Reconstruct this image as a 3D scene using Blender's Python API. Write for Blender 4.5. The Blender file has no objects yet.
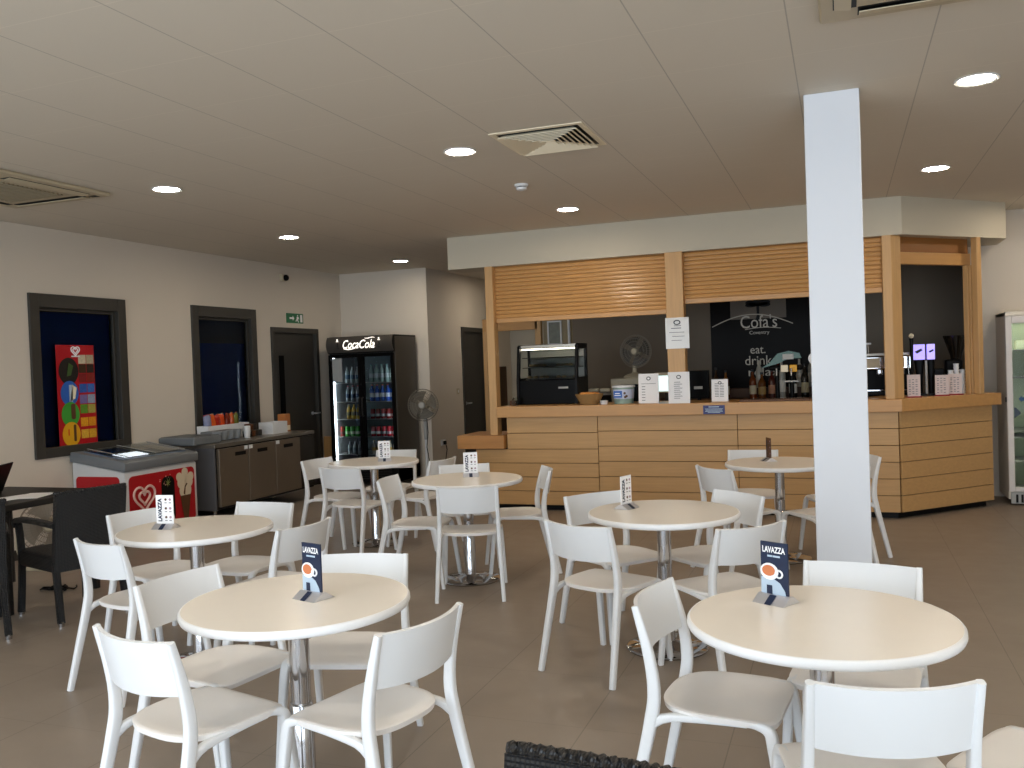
import bpy, bmesh, math, random
from mathutils import Vector, Matrix
from math import sin, cos, pi, radians
random.seed(7)
SC = bpy.context.scene
COL = SC.collection
H = 2.98                      # ceiling height
XL = -6.85                    # left wall
V = Vector

# ------------------------------------------------------------------ materials
def lin(hexs):
    hexs = hexs.lstrip('#')
    if len(hexs) == 3: hexs = ''.join(c*2 for c in hexs)
    out = []
    for i in (0, 2, 4):
        c = int(hexs[i:i+2], 16) / 255
        out.append(c/12.92 if c <= .04045 else ((c+.055)/1.055)**2.4)
    return (*out, 1)

_m = {}
def mat(name, col='#808080', rough=.5, metal=0, trans=0, ior=1.45, emit=None, es=0, spec=.5,
        var=.0, vscale=3., stretch=(1, 1, 1), bump=0., bscale=60., coat=0., alpha=1.):
    if name in _m: return _m[name]
    m = bpy.data.materials.new(name); m.use_nodes = True
    nt = m.node_tree; b = nt.nodes['Principled BSDF']
    b.inputs['Base Color'].default_value = lin(col)
    b.inputs['Roughness'].default_value = rough
    b.inputs['Metallic'].default_value = metal
    b.inputs['Transmission Weight'].default_value = trans
    b.inputs['IOR'].default_value = ior
    b.inputs['Specular IOR Level'].default_value = spec
    b.inputs['Coat Weight'].default_value = coat
    b.inputs['Alpha'].default_value = alpha
    if emit:
        b.inputs['Emission Color'].default_value = lin(emit); b.inputs['Emission Strength'].default_value = es
    if var or bump:
        tc = nt.nodes.new('ShaderNodeTexCoord'); mp = nt.nodes.new('ShaderNodeMapping')
        mp.inputs['Scale'].default_value = stretch
        nt.links.new(tc.outputs['Object'], mp.inputs['Vector'])
    if var:
        n = nt.nodes.new('ShaderNodeTexNoise'); n.inputs['Scale'].default_value = vscale
        n.inputs['Detail'].default_value = 5
        nt.links.new(mp.outputs[0], n.inputs['Vector'])
        mix = nt.nodes.new('ShaderNodeMix'); mix.data_type = 'RGBA'
        c = lin(col)
        mix.inputs[6].default_value = tuple(max(0, x*(1-var)) for x in c[:3]) + (1,)
        mix.inputs[7].default_value = tuple(min(1, x*(1+var)) for x in c[:3]) + (1,)
        nt.links.new(n.outputs['Fac'], mix.inputs[0]); nt.links.new(mix.outputs[2], b.inputs['Base Color'])
    if bump:
        n2 = nt.nodes.new('ShaderNodeTexNoise'); n2.inputs['Scale'].default_value = bscale
        nt.links.new(mp.outputs[0], n2.inputs['Vector'])
        bp = nt.nodes.new('ShaderNodeBump'); bp.inputs['Strength'].default_value = bump; bp.inputs['Distance'].default_value = .01
        nt.links.new(n2.outputs['Fac'], bp.inputs['Height']); nt.links.new(bp.outputs[0], b.inputs['Normal'])
    _m[name] = m
    return m

def tile_mat(name, col, x0, y0, pitch, line, dark, light=None, rough=.6, var=.05, vscale=1.2, spec=.5, bump=0):
    """square tiles in world x / y with thin joints; dark = factor for joints at constant x, light = factor for constant y"""
    m = bpy.data.materials.new(name); m.use_nodes = True
    nt = m.node_tree; b = nt.nodes['Principled BSDF']; N = nt.nodes.new; L = nt.links.new
    b.inputs['Roughness'].default_value = rough; b.inputs['Specular IOR Level'].default_value = spec
    tc = N('ShaderNodeTexCoord'); sp = N('ShaderNodeSeparateXYZ'); L(tc.outputs['Object'], sp.inputs[0])
    def joint(sock, o):
        a = N('ShaderNodeMath'); a.operation = 'SUBTRACT'; L(sock, a.inputs[0]); a.inputs[1].default_value = o - line/2
        p = N('ShaderNodeMath'); p.operation = 'FLOORED_MODULO'; L(a.outputs[0], p.inputs[0]); p.inputs[1].default_value = pitch
        l = N('ShaderNodeMath'); l.operation = 'LESS_THAN'; L(p.outputs[0], l.inputs[0]); l.inputs[1].default_value = line
        return l.outputs[0]
    jx = joint(sp.outputs[0], x0); jy = joint(sp.outputs[1], y0)
    n = N('ShaderNodeTexNoise'); n.inputs['Scale'].default_value = vscale; n.inputs['Detail'].default_value = 6
    L(tc.outputs['Object'], n.inputs['Vector'])
    c = lin(col)
    mix = N('ShaderNodeMix'); mix.data_type = 'RGBA'
    mix.inputs[6].default_value = tuple(x*(1-var) for x in c[:3])+(1,)
    mix.inputs[7].default_value = tuple(min(1, x*(1+var)) for x in c[:3])+(1,)
    L(n.outputs['Fac'], mix.inputs[0])
    m1 = N('ShaderNodeMix'); m1.data_type = 'RGBA'
    L(jy, m1.inputs[0]); L(mix.outputs[2], m1.inputs[6])
    m1.inputs[7].default_value = tuple(min(1, x*(light or dark)) for x in c[:3])+(1,)
    m2 = N('ShaderNodeMix'); m2.data_type = 'RGBA'
    L(jx, m2.inputs[0]); L(m1.outputs[2], m2.inputs[6])
    m2.inputs[7].default_value = tuple(x*dark for x in c[:3])+(1,)
    L(m2.outputs[2], b.inputs['Base Color'])
    if bump:
        n2 = N('ShaderNodeTexNoise'); n2.inputs['Scale'].default_value = 7; n2.inputs['Detail'].default_value = 4
        L(tc.outputs['Object'], n2.inputs['Vector'])
        r = N('ShaderNodeMapRange'); r.inputs[3].default_value = rough-.06; r.inputs[4].default_value = rough+.08
        L(n2.outputs['Fac'], r.inputs[0]); L(r.outputs[0], b.inputs['Roughness'])
    return m

def weave_mat(name, col, scale):
    m = bpy.data.materials.new(name); m.use_nodes = True
    nt = m.node_tree; b = nt.nodes['Principled BSDF']; N = nt.nodes.new; L = nt.links.new
    b.inputs['Base Color'].default_value = lin(col); b.inputs['Roughness'].default_value = .45
    tc = N('ShaderNodeTexCoord')
    ws = []
    for d in ('X', 'Z'):
        w = N('ShaderNodeTexWave'); w.bands_direction = d; w.inputs['Scale'].default_value = scale
        L(tc.outputs['Object'], w.inputs['Vector']); ws.append(w)
    mul = N('ShaderNodeMath'); mul.operation = 'ADD'
    L(ws[0].outputs['Fac'], mul.inputs[0]); L(ws[1].outputs['Fac'], mul.inputs[1])
    bp = N('ShaderNodeBump'); bp.inputs['Strength'].default_value = .7; bp.inputs['Distance'].default_value = .006
    L(mul.outputs[0], bp.inputs['Height']); L(bp.outputs[0], b.inputs['Normal'])
    return m

M_wall = mat('wall_paint', '#d3c9bb', .75, var=.02, vscale=2)
M_wallw = mat('white_paint', '#dcd5c8', .7, var=.015, vscale=2)
M_ceil = tile_mat('ceiling_tiles', '#d6cdbe', -1.385, 3.26, .6035, .006, .68, 1.08, .8, .015, 2, .2)
M_floor = tile_mat('floor_tiles', '#8f8275', .745, 5.40, .6035, .005, .68, .86, .42, .10, 1.6, .45, bump=1)
M_darkwall = mat('dark_kitchen_paint', '#7d7060', .7, var=.03)
M_greywall = mat('grey_kitchen_wall', '#b5b0a3', .6, var=.02)
M_oak = mat('oak_x', '#c39a66', .42, var=.14, vscale=6, stretch=(.5, 6, 9))
M_oakz = mat('oak_z', '#c69c68', .42, var=.16, vscale=6, stretch=(9, 6, .5))
M_oaktop = mat('oak_slab', '#c4935a', .36, var=.14, vscale=5, stretch=(.5, 7, 7))
M_shut = mat('shutter_wood', '#c29158', .28, var=.14, vscale=5, stretch=(.5, 6, 7))
M_groove = mat('groove', '#4a3018', .8)
M_frame = mat('grey_frame', '#37342f', .5)
M_door = mat('grey_door', '#35322e', .45)
M_blue = mat('blue_panel', '#3a74ea', .5, var=.1)
M_blue2 = mat('blue_panel_pale', '#5a74a8', .5, var=.1)
M_white = mat('white_plastic', '#e2e3e4', .38, var=.01, vscale=8)
M_seatw = mat('white_seat', '#eae6e2', .42, var=.01, vscale=8)
M_top = mat('table_laminate', '#f5eee4', .25, var=.02, vscale=9)
M_rim = mat('table_rim', '#eeeeee', .35)
M_chrome = mat('chrome', '#c9c9cc', .08, 1)
M_steel = mat('steel', '#938c82', .32, .7, var=.08, vscale=4, stretch=(1, 1, 14))
M_steeldoor = mat('steel_door', '#7d6f60', .38, .45, var=.08, vscale=4, stretch=(1, 14, 1))
M_alu = mat('brushed_alu', '#d2d2d6', .3, .7)
M_black = mat('black', '#131212', .4, spec=.15)
M_blackg = mat('black_gloss', '#0d0c0c', .3, spec=.06)
M_dgrey = mat('dark_grey', '#2d2b29', .5, spec=.2)
M_grey = mat('grey_plastic', '#6f7376', .45)
M_lgrey = mat('light_grey', '#a9a9a6', .5)
M_glass = mat('glass', '#f4fbfa', .02, trans=1, ior=1.12, spec=.5)
M_navy = mat('navy_card', '#17243f', .4)
M_card = mat('white_card', '#f0eff0', .45)
M_ink = mat('ink', '#20242c', .6)
M_inkg = mat('ink_grey', '#6a6a70', .6)
M_red = mat('red', '#b01620', .35)
M_redd = mat('red_dark', '#8e1019', .4)
M_lightd = mat('downlight_glow', '#ffffff', .5, emit='#fff0da', es=130)
M_rattan = weave_mat('rattan', '#131315', 34)
M_green = mat('green', '#2f8f4a', .4)
M_exit = mat('exit_green', '#1f6e43', .4)
M_yellow = mat('yellow', '#e2a51c', .45)
M_orange = mat('orange', '#d2501c', .4)
M_bluep = mat('bright_blue', '#2d62b8', .4)
M_beige = mat('beige', '#b9ac92', .5)
M_brown = mat('brown', '#5a3a22', .5)
M_wick = mat('wicker', '#a27e4e', .6, bump=.8, bscale=90)
M_bread = mat('bread', '#c8843f', .7, var=.2, vscale=20)
M_cream = mat('cream', '#efe3c8', .5)
M_pale = mat('pale_blue', '#b3c4d4', .4)
M_screen = mat('lit_screen', '#dff4f2', .4, emit='#cfeff0', es=1.2)
M_violet = mat('lit_violet', '#d9d2ff', .4, emit='#9a86ff', es=.9)
M_pinkc = mat('pinkish_card', '#d8c6c2', .45)

# ------------------------------------------------------------------ mesh building
class MB:
    def __init__(s): s.bm = bmesh.new()
    def box(s, x0, x1, y0, y1, z0, z1, bev=0., seg=2):
        b = bmesh.new()
        vs = [b.verts.new((x, y, z)) for z in (z0, z1) for y in (y0, y1) for x in (x0, x1)]
        for f in ((0, 2, 3, 1), (4, 5, 7, 6), (0, 1, 5, 4), (2, 6, 7, 3), (0, 4, 6, 2), (1, 3, 7, 5)):
            b.faces.new([vs[i] for i in f])
        if bev: bmesh.ops.bevel(b, geom=b.edges[:], offset=bev, segments=seg, affect='EDGES', profile=.5)
        s._add(b); return s
    def _add(s, b):
        me = bpy.data.meshes.new('t'); b.to_mesh(me); b.free(); s.bm.from_mesh(me); bpy.data.meshes.remove(me)
    def prism(s, pts, z0, z1, bev=0., seg=2):
        b = bmesh.new(); n = len(pts)
        lo = [b.verts.new((p[0], p[1], z0)) for p in pts]; hi = [b.verts.new((p[0], p[1], z1)) for p in pts]
        b.faces.new(lo[::-1]); b.faces.new(hi)
        for i in range(n): b.faces.new((lo[i], lo[(i+1) % n], hi[(i+1) % n], hi[i]))
        bmesh.ops.recalc_face_normals(b, faces=b.faces[:])
        if bev: bmesh.ops.bevel(b, geom=b.edges[:], offset=bev, segments=seg, affect='EDGES', profile=.5)
        s._add(b); return s
    def plate(s, pts, o, r, u, d=.001):
        """flat polygon pts (a,b) in the plane through o spanned by r,u, thickened by d along r x u"""
        o, r, u = V(o), V(r), V(u); n = r.cross(u).normalized()
        b = bmesh.new(); k = len(pts)
        lo = [b.verts.new(o + r*p[0] + u*p[1]) for p in pts]; hi = [b.verts.new(o + r*p[0] + u*p[1] + n*d) for p in pts]
        b.faces.new(lo[::-1]); b.faces.new(hi)
        for i in range(k): b.faces.new((lo[i], lo[(i+1) % k], hi[(i+1) % k], hi[i]))
        bmesh.ops.recalc_face_normals(b, faces=b.faces[:])
        s._add(b); return s
    def lathe(s, prof, c=(0, 0, 0), seg=32, axis='Z'):
        b = bmesh.new(); rings = []
        for r, z in prof:
            if r < 1e-6: rings.append([b.verts.new((0, 0, z))])
            else: rings.append([b.verts.new((r*cos(2*pi*i/seg), r*sin(2*pi*i/seg), z)) for i in range(seg)])
        for a, d in zip(rings, rings[1:]):
            for i in range(seg):
                j = (i+1) % seg
                if len(a) == 1 and len(d) == 1: continue
                if len(a) == 1: b.faces.new((a[0], d[j], d[i]))
                elif len(d) == 1: b.faces.new((a[i], a[j], d[0]))
                else: b.faces.new((a[i], a[j], d[j], d[i]))
        for q in (rings[0], rings[-1]):
            if len(q) > 1: b.faces.new(q)
        bmesh.ops.recalc_face_normals(b, faces=b.faces[:])
        if axis == 'Y': bmesh.ops.rotate(b, verts=b.verts[:], matrix=Matrix.Rotation(pi/2, 3, 'X'))   # +z -> -y
        if axis == 'X': bmesh.ops.rotate(b, verts=b.verts[:], matrix=Matrix.Rotation(pi/2, 3, 'Y'))
        bmesh.ops.translate(b, verts=b.verts[:], vec=c)
        s._add(b); return s
    def tube(s, pts, r, seg=8, closed=False):
        sec = [(cos(2*pi*i/seg), sin(2*pi*i/seg)) for i in range(seg)]
        rs = r if isinstance(r, (list, tuple)) else [r]*len(pts)
        return s._sweep([V(p) for p in pts], [(q, q) for q in rs], sec, None, closed)
    def bar(s, pts, wd, side=(1, 0, 0), k=4):
        """tapered rounded-rectangle sweep; wd = (width along side, depth) per point; smoothed by Catmull-Rom"""
        P = [V(p) for p in pts]; W = list(wd) if isinstance(wd, list) else [wd]*len(P)
        if k > 1:
            PP, WW = [], []
            for i in range(len(P)-1):
                p0, p1, p2, p3 = P[max(i-1, 0)], P[i], P[i+1], P[min(i+2, len(P)-1)]
                for j in range(k):
                    t = j/k
                    PP.append(.5*((2*p1)+(p2-p0)*t+(2*p0-5*p1+4*p2-p3)*t*t+(3*p1-p0-3*p2+p3)*t**3))
                    WW.append(tuple(W[i][q]*(1-t)+W[i+1][q]*t for q in (0, 1)))
            PP.append(P[-1]); WW.append(W[-1]); P, W = PP, WW
        e = .55
        sec = []
        for sx, sy in ((1, 1), (-1, 1), (-1, -1), (1, -1)):
            a = [(1, e), (.85, .85), (e, 1)]
            q = [(sx*x, sy*y) for x, y in a]
            sec += q if sx*sy > 0 else q[::-1]
        return s._sweep(P, [(w/2, d/2) for w, d in W], sec, V(side), False)
    def _sweep(s, P, W, sec, side, closed):
        b = bmesh.new(); rings = []; n = len(P); prev = None
        for i, p in enumerate(P):
            if closed: t = P[(i+1) % n]-P[i-1]
            else: t = P[min(i+1, n-1)]-P[max(i-1, 0)]
            t.normalize()
            if side is not None: sd = side
            else:
                if prev is None: prev = V((0, 0, 1)) if abs(t.z) < .9 else V((1, 0, 0))
                sd = prev
            nn = t.cross(sd)
            if nn.length < 1e-6: nn = t.cross(V((.3, .9, .1)))
            nn.normalize(); ss = nn.cross(t).normalized()
            if side is None: prev = ss
            rings.append([b.verts.new(p + ss*(x*W[i][0]) + nn*(y*W[i][1])) for x, y in sec])
        k = len(sec)
        for i in range(n if closed else n-1):
            a, d = rings[i], rings[(i+1) % n]
            for j in range(k): b.faces.new((a[j], a[(j+1) % k], d[(j+1) % k], d[j]))
        if not closed: b.faces.new(rings[0][::-1]); b.faces.new(rings[-1])
        bmesh.ops.recalc_face_normals(b, faces=b.faces[:])
        s._add(b); return s
    def sphere(s, c, r, sc=(1, 1, 1), u=16, v=10):
        b = bmesh.new(); bmesh.ops.create_uvsphere(b, u_segments=u, v_segments=v, radius=r)
        bmesh.ops.scale(b, verts=b.verts[:], vec=sc); bmesh.ops.translate(b, verts=b.verts[:], vec=c); s._add(b); return s
    def slab(s, fn, nu, nv, th):
        """two-sided sheet: fn(u,v)->point in 0..1, thickness th along the normal"""
        b = bmesh.new()
        g = [[V(fn(i/nu, j/nv)) for j in range(nv+1)] for i in range(nu+1)]
        def nor(i, j):
            a = g[min(i+1, nu)][j]-g[max(i-1, 0)][j]; c = g[i][min(j+1, nv)]-g[i][max(j-1, 0)]
            return a.cross(c).normalized()
        T = [[b.verts.new(g[i][j]+nor(i, j)*th/2) for j in range(nv+1)] for i in range(nu+1)]
        B = [[b.verts.new(g[i][j]-nor(i, j)*th/2) for j in range(nv+1)] for i in range(nu+1)]
        for i in range(nu):
            for j in range(nv):
                b.faces.new((T[i][j], T[i+1][j], T[i+1][j+1], T[i][j+1])); b.faces.new((B[i][j], B[i][j+1], B[i+1][j+1], B[i+1][j]))
        for i in range(nu):
            b.faces.new((T[i][0], B[i][0], B[i+1][0], T[i+1][0])); b.faces.new((T[i][nv], T[i+1][nv], B[i+1][nv], B[i][nv]))
        for j in range(nv):
            b.faces.new((T[0][j], T[0][j+1], B[0][j+1], B[0][j])); b.faces.new((T[nu][j], B[nu][j], B[nu][j+1], T[nu][j+1]))
        bmesh.ops.recalc_face_normals(b, faces=b.faces[:])
        s._add(b); return s
    def rot(s, ang, axis='Z', c=(0, 0, 0)):
        bmesh.ops.rotate(s.bm, verts=s.bm.verts[:], cent=c, matrix=Matrix.Rotation(ang, 3, axis)); return s
    def move(s, v): bmesh.ops.translate(s.bm, verts=s.bm.verts[:], vec=v); return s
    def build(s, name, m, parent=None, smooth=False, ang=40):
        me = bpy.data.meshes.new(name); s.bm.to_mesh(me); s.bm.free()
        me.materials.append(m)
        if smooth:
            for p in me.polygons: p.use_smooth = True
            try: me.set_sharp_from_angle(angle=radians(ang))
            except Exception: pass
        o = bpy.data.objects.new(name, me); COL.objects.link(o)
        if parent: o.parent = parent
        return o

def tag(o, label, cat, group=None, kind=None):
    o['label'] = label; o['category'] = cat
    if group: o['group'] = group
    if kind: o['kind'] = kind
    return o
def struct(o): o['kind'] = 'structure'; return o
def thing(name, label, cat, loc=(0, 0, 0), rotz=0, group=None):
    o = bpy.data.objects.new(name, None); COL.objects.link(o); o.empty_display_size = .1
    o.location = loc; o.rotation_euler = (0, 0, rotz)
    return tag(o, label, cat, group)
def dup(root, loc, rotz=0, label=None, group=None):
    def cp(o, par):
        c = o.copy(); COL.objects.link(c)
        if par: c.parent = par
        for ch in list(o.children): cp(ch, c)
        return c
    r = cp(root, None); r.location = loc; r.rotation_euler = (0, 0, rotz)
    if label: r['label'] = label
    if group: r['group'] = group
    return r
def circ(cx, cy, rx, ry=None, n=24, a0=0, a1=2*pi):
    ry = ry or rx; full = abs(a1-a0-2*pi) < 1e-6
    return [(cx+rx*cos(a0+(a1-a0)*i/(n if full else n-1)), cy+ry*sin(a0+(a1-a0)*i/(n if full else n-1))) for i in range(n)]
def rrect(x0, x1, y0, y1, r, n=5):
    out = []
    for cx, cy, a in ((x1-r, y1-r, 0), (x0+r, y1-r, 90), (x0+r, y0+r, 180), (x1-r, y0+r, 270)):
        out += [(cx+r*cos(radians(a+90*i/n)), cy+r*sin(radians(a+90*i/n))) for i in range(n+1)]
    return out
def rect(x0, x1, y0, y1): return [(x0, y0), (x1, y0), (x1, y1), (x0, y1)]

def lettering(body, m, parent, c, r, u, w=None, h=None, shear=0., bold=0., d=.0015, name='lettering'):
    """real letters, centred on c, reading along r with u up"""
    cu = bpy.data.curves.new('txt', 'FONT'); cu.body = body; cu.size = 1; cu.shear = shear; cu.offset = bold
    cu.align_x = 'CENTER'; cu.align_y = 'CENTER'; cu.resolution_u = 3
    o = bpy.data.objects.new('txt', cu); COL.objects.link(o)
    dg = bpy.context.evaluated_depsgraph_get(); dg.update()
    me = bpy.data.meshes.new_from_object(o.evaluated_get(dg))
    bpy.data.objects.remove(o); bpy.data.curves.remove(cu)
    xs = [v.co.x for v in me.vertices]; ys = [v.co.y for v in me.vertices]
    sx = (w/(max(xs)-min(xs))) if w else None; sy = (h/(max(ys)-min(ys))) if h else None
    sx = sx or sy; sy = sy or sx
    mx, my = (max(xs)+min(xs))/2, (max(ys)+min(ys))/2
    c, r, u = V(c), V(r).normalized(), V(u).normalized(); n = r.cross(u)
    for v in me.vertices: v.co = c + r*((v.co.x-mx)*sx) + u*((v.co.y-my)*sy) + n*d
    me.materials.clear(); me.materials.append(m); me.name = name
    o = bpy.data.objects.new(name, me); COL.objects.link(o); o.parent = parent
    return o
XR, ZU = (1, 0, 0), (0, 0, 1)         # facing -y: letters read along +x
def marks(rows, m, parent, o, r=XR, u=ZU, name='small_print', d=.0012):
    """rows of tiny print too small to read: (x, y, w, h) bars in one mesh"""
    b = MB()
    for x, y, w, h in rows: b.plate(rect(x, x+w, y, y+h), o, r, u, d)
    return b.build(name, m, parent)

# ------------------------------------------------------------------ the room
def wall_boxes(a0, a1, z1, holes, mk):
    """boxes that fill a0..a1 x 0..z1 except the holes (p0,p1,q0,q1); mk(b, p0,p1,q0,q1)"""
    b = MB()
    ps = sorted({a0, a1, *[h[0] for h in holes], *[h[1] for h in holes]})
    for p0, p1 in zip(ps, ps[1:]):
        hs = sorted([(h[2], h[3]) for h in holes if h[0] <= p0+1e-6 and h[1] >= p1-1e-6])
        z = 0
        for q0, q1 in hs:
            if q0 > z: mk(b, p0, p1, z, q0)
            z = q1
        if z < z1: mk(b, p0, p1, z, z1)
    return b
YB = -2.2
struct(MB().box(-7.2, 5.2, YB-.2, 15.5, -.1, 0).build('floor', M_floor))
struct(MB().box(-7.2, 5.2, YB-.2, 15.5, H, H+.1).build('ceiling', M_ceil))
W1 = (5.965, 7.11, .86, 2.37); W2 = (8.095, 9.26, .86, 2.37); D1 = (9.57, 10.66, 0, 2.165)
struct(wall_boxes(YB, 11.3, H, [W1, W2, D1], lambda b, p, q, r, s: b.box(XL-.15, XL, p, q, r, s)).build('wall_left', M_wall))
struct(MB().box(XL-.15, -5.45, 11.3, 11.42, 0, H).build('wall_back', M_wall))
D2 = (12.45, 13.45, 0, 2.18)
struct(wall_boxes(11.42, 14.6, H, [D2], lambda b, p, q, r, s: b.box(-5.60, -5.45, p, q, r, s)).build('wall_corridor', M_wall))
struct(MB().box(-5.57, -3.5, 14.6, 14.7, 0, H).build('wall_corridor_end', M_greywall))
struct(MB().box(-3.52, 4.9, 11.95, 12.05, 0, H).build('wall_kitchen', M_darkwall))
struct(MB().box(-3.53, -3.43, 12.05, 14.6, 0, H).build('wall_kitchen_side', M_greywall))
struct(MB().box(1.28, 4.7, 10.45, 10.57, 0, H).build('wall_right_back', M_wall))
struct(MB().box(4.6, 4.75, YB, 12.0, 0, H).build('wall_right', M_wallw))
# daylight side of the room: a long glazed front behind the photographer
rear = wall_boxes(XL, 4.6, H, [(x, x+1.75, .12, 2.7) for x in (-6.6, -4.75, -2.9, -1.05, .8, 2.65)], lambda b, p, q, r, s: b.box(p, q, YB-.12, YB, r, s))
struct(rear.build('wall_rear', M_wallw))

def window(n, w, two):
    y0, y1, z0, z1 = w
    root = bpy.data.objects.new('window_%d' % n, None); COL.objects.link(root); root.location = (XL, (y0+y1)/2, z0); root['kind'] = 'structure'
    root.rotation_euler = (0, 0, pi/2)                 # local -y faces the room, local x runs along the wall
    hw = (y1-y0)/2; h = z1-z0; t = .105
    b = MB()
    for a in ((-hw, -hw+t, 0, h), (hw-t, hw, 0, h), (-hw+t, hw-t, 0, t*.9), (-hw+t, hw-t, h-t*1.2, h)): b.box(a[0], a[1], -.025, .12, a[2], a[3], .004)
    b.build('window_frame', M_frame, root)
    b = MB(); t2 = t+.03
    for a in ((-hw+t, -hw+t2, t*.9, h-t), (hw-t2, hw-t, t*.9, h-t), (-hw+t2, hw-t2, h-t*1.2-.03, h-t*1.2)): b.box(a[0], a[1], .02, .11, a[2], a[3], .003)
    b.build('inner_frame', M_frame, root)
    MB().box(-hw+t, hw-t, .075, .12, .05, h-.05).build('blue_blind', M_blue, root)
    if two: MB().box(-hw+t, hw-t, .067, .075, h*.72, h-.1).build('blind_pelmet', M_blue2, root)
    MB().box(-hw+t2, hw-t2, .045, .051, t*.9, h-t*1.2).build('window_pane', M_glass, root)
window(1, W1, False); window(2, W2, True)

def door(n, loc, rotz, w, h, slot):
    root = bpy.data.objects.new('door_%d' % n, None); COL.objects.link(root); root.location = loc; root.rotation_euler = (0, 0, rotz); root['kind'] = 'structure'
    hw = w/2; t = .07
    b = MB()
    for a in ((-hw, -hw+t, 0, h), (hw-t, hw, 0, h), (-hw+t, hw-t, h-t, h)): b.box(a[0], a[1], -.02, .10, a[2], a[3], .004)
    b.build('door_frame', M_frame, root)
    MB().box(-hw+t, hw-t, .03, .08, .005, h-t).build('door_leaf', M_door, root)
    if slot:
        MB().box(-hw+.20, -hw+.31, .022, .03, .75, 1.8, .003).build('vision_panel', M_blackg, root)
    hd = MB(); hx = -hw+.16 if not slot else hw-.16
    hd.lathe([(0, 0), (.026, 0), (.026, .012), (.012, .016), (.011, .05), (0, .05)], (hx, .03, 1.0), 16, 'Y')
    hd.box(hx-.008, hx+.12, -.03, -.012, .99, 1.01, .004)
    hd.build('door_handle', M_alu, root, True)
door(1, (XL, (D1[0]+D1[1])/2, 0), pi/2, D1[1]-D1[0], D1[3], True)
door(2, (-5.45, (D2[0]+D2[1])/2, 0), pi/2, D2[1]-D2[0], D2[3], False)

b = MB()
b.box(XL, XL+.012, YB, 9.56, 0, .09).build('baseboard_left', M_frame)['kind'] = 'structure'

# square white column
struct(MB().box(-.158, .128, 5.16, 5.44, 0, H, .006).build('column', mat('column_paint', '#dcdee3', .6, var=.01)))
# soffit over the bar (front edge turns 45 degrees at the right)
SOF = [(-4.02, 8.9), (.55, 8.9), (1.55, 9.90), (1.55, 10.45), (1.1, 10.45), (1.1, 9.98), (.40, 9.28), (-4.02, 9.28)]
struct(MB().prism(SOF, 2.63, H).build('soffit', mat('soffit_paint', '#c5bca9', .7, var=.015, vscale=2)))

# ceiling fittings ---------------------------------------------------
dl0 = None
DL = [(-2.32, 5.40, 'recessed round downlight left of the square ceiling vent'),
      (-4.73, 5.39, 'recessed round downlight beside the air conditioning cassette at left'),
      (-5.36, 7.88, 'recessed round downlight above the left wall windows, between two others'),
      (-5.37, 10.39, 'recessed round downlight nearest the tall drinks cooler'),
      (-2.33, 7.88, 'recessed round downlight near the smoke detector, in front of the bar soffit'),
      (.71, 5.30, 'largest recessed round downlight, right of the white column'),
      (.73, 7.71, 'recessed round downlight right of the column, nearer the bar corner'),
      (-4.5, 12.6, None), (2.05, 9.35, None), (-2.32, 2.5, None), (.71, 2.9, None), (-4.75, .4, None), (-2.32, .4, None), (.71, .4, None), (3.3, 5.3, None), (3.3, 2.9, None)]  # first one here is added, hidden behind the soffit, to brighten the corridor
for x, y, lab in DL:
    lab = lab or 'unseen recessed round downlight in the ceiling'
    if dl0 is None:
        dl0 = thing('ceiling_downlight', lab, 'light', (x, y, H), 0, 'recessed ceiling downlights')
        MB().lathe([(.086, 0), (.108, -.001), (.112, -.007), (.106, -.010), (.090, -.006), (.086, 0)], (0, 0, 0), 40).build('trim_ring', M_white, dl0, True)
        MB().lathe([(0, -.005), (.088, -.005), (.088, -.002), (0, -.002)], (0, 0, 0), 40).build('diffuser', M_lightd, dl0)
    else: dup(dl0, (x, y, H), 0, lab)

# square four-way vent
v = thing('ceiling_vent', 'square white louvred ceiling vent with nested slats', 'vent', (-1.70, 5.39, H))
b = MB()
for a in ((-.298, .298, -.298, -.262), (-.298, .298, .262, .298), (-.298, -.262, -.262, .262), (.262, .298, -.262, .262)): b.box(a[0], a[1], a[2], a[3], -.005, 0)
b.build('vent_frame', M_cream, v)
MB().box(-.262, .262, -.262, .262, -.002, 0).build('vent_backing', M_black, v)
b = MB()
for i in range(7):
    r0 = .255-.034*i; r1 = r0-.030; zo, zi = -.004, -.026
    P = [[(s*r, t*r) for s, t in ((-1, -1), (1, -1), (1, 1), (-1, 1))] for r in (r0, r1)]
    bb = bmesh.new()
    for th in (0,):
        A = [bb.verts.new((*p, zi+.004)) for p in P[0]]; B = [bb.verts.new((*p, zo)) for p in P[1]]
        A2 = [bb.verts.new((*p, zi)) for p in P[0]]; B2 = [bb.verts.new((*p, zo-.004)) for p in P[1]]
        for k in range(4):
            j = (k+1) % 4
            bb.faces.new((A[k], A[j], B[j], B[k])); bb.faces.new((A2[k], B2[k], B2[j], A2[j]))
            bb.faces.new((A[k], A2[k], A2[j], A[j])); bb.faces.new((B[k], B[j], B2[j], B2[k]))
    bmesh.ops.recalc_face_normals(bb, faces=bb.faces[:]); b._add(bb)
b.build('vent_louvres', M_cream, v)

s = thing('smoke_detector', 'small white smoke detector on the ceiling', 'smoke detector', (-2.33, 6.62, H))
MB().lathe([(0, 0), (.055, 0), (.055, -.012), (.046, -.020), (0, -.020)], (0, 0, 0), 24).build('base', M_white, s, True)
MB().lathe([(0, -.020), (.036, -.020), (.036, -.026), (0, -.026)], (0, 0, 0), 24).build('sensor_gap', M_black, s)
MB().lathe([(0, -.026), (.044, -.026), (.040, -.042), (.015, -.050), (0, -.050)], (0, 0, 0), 24).build('sensor_head', M_white, s, True)

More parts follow.
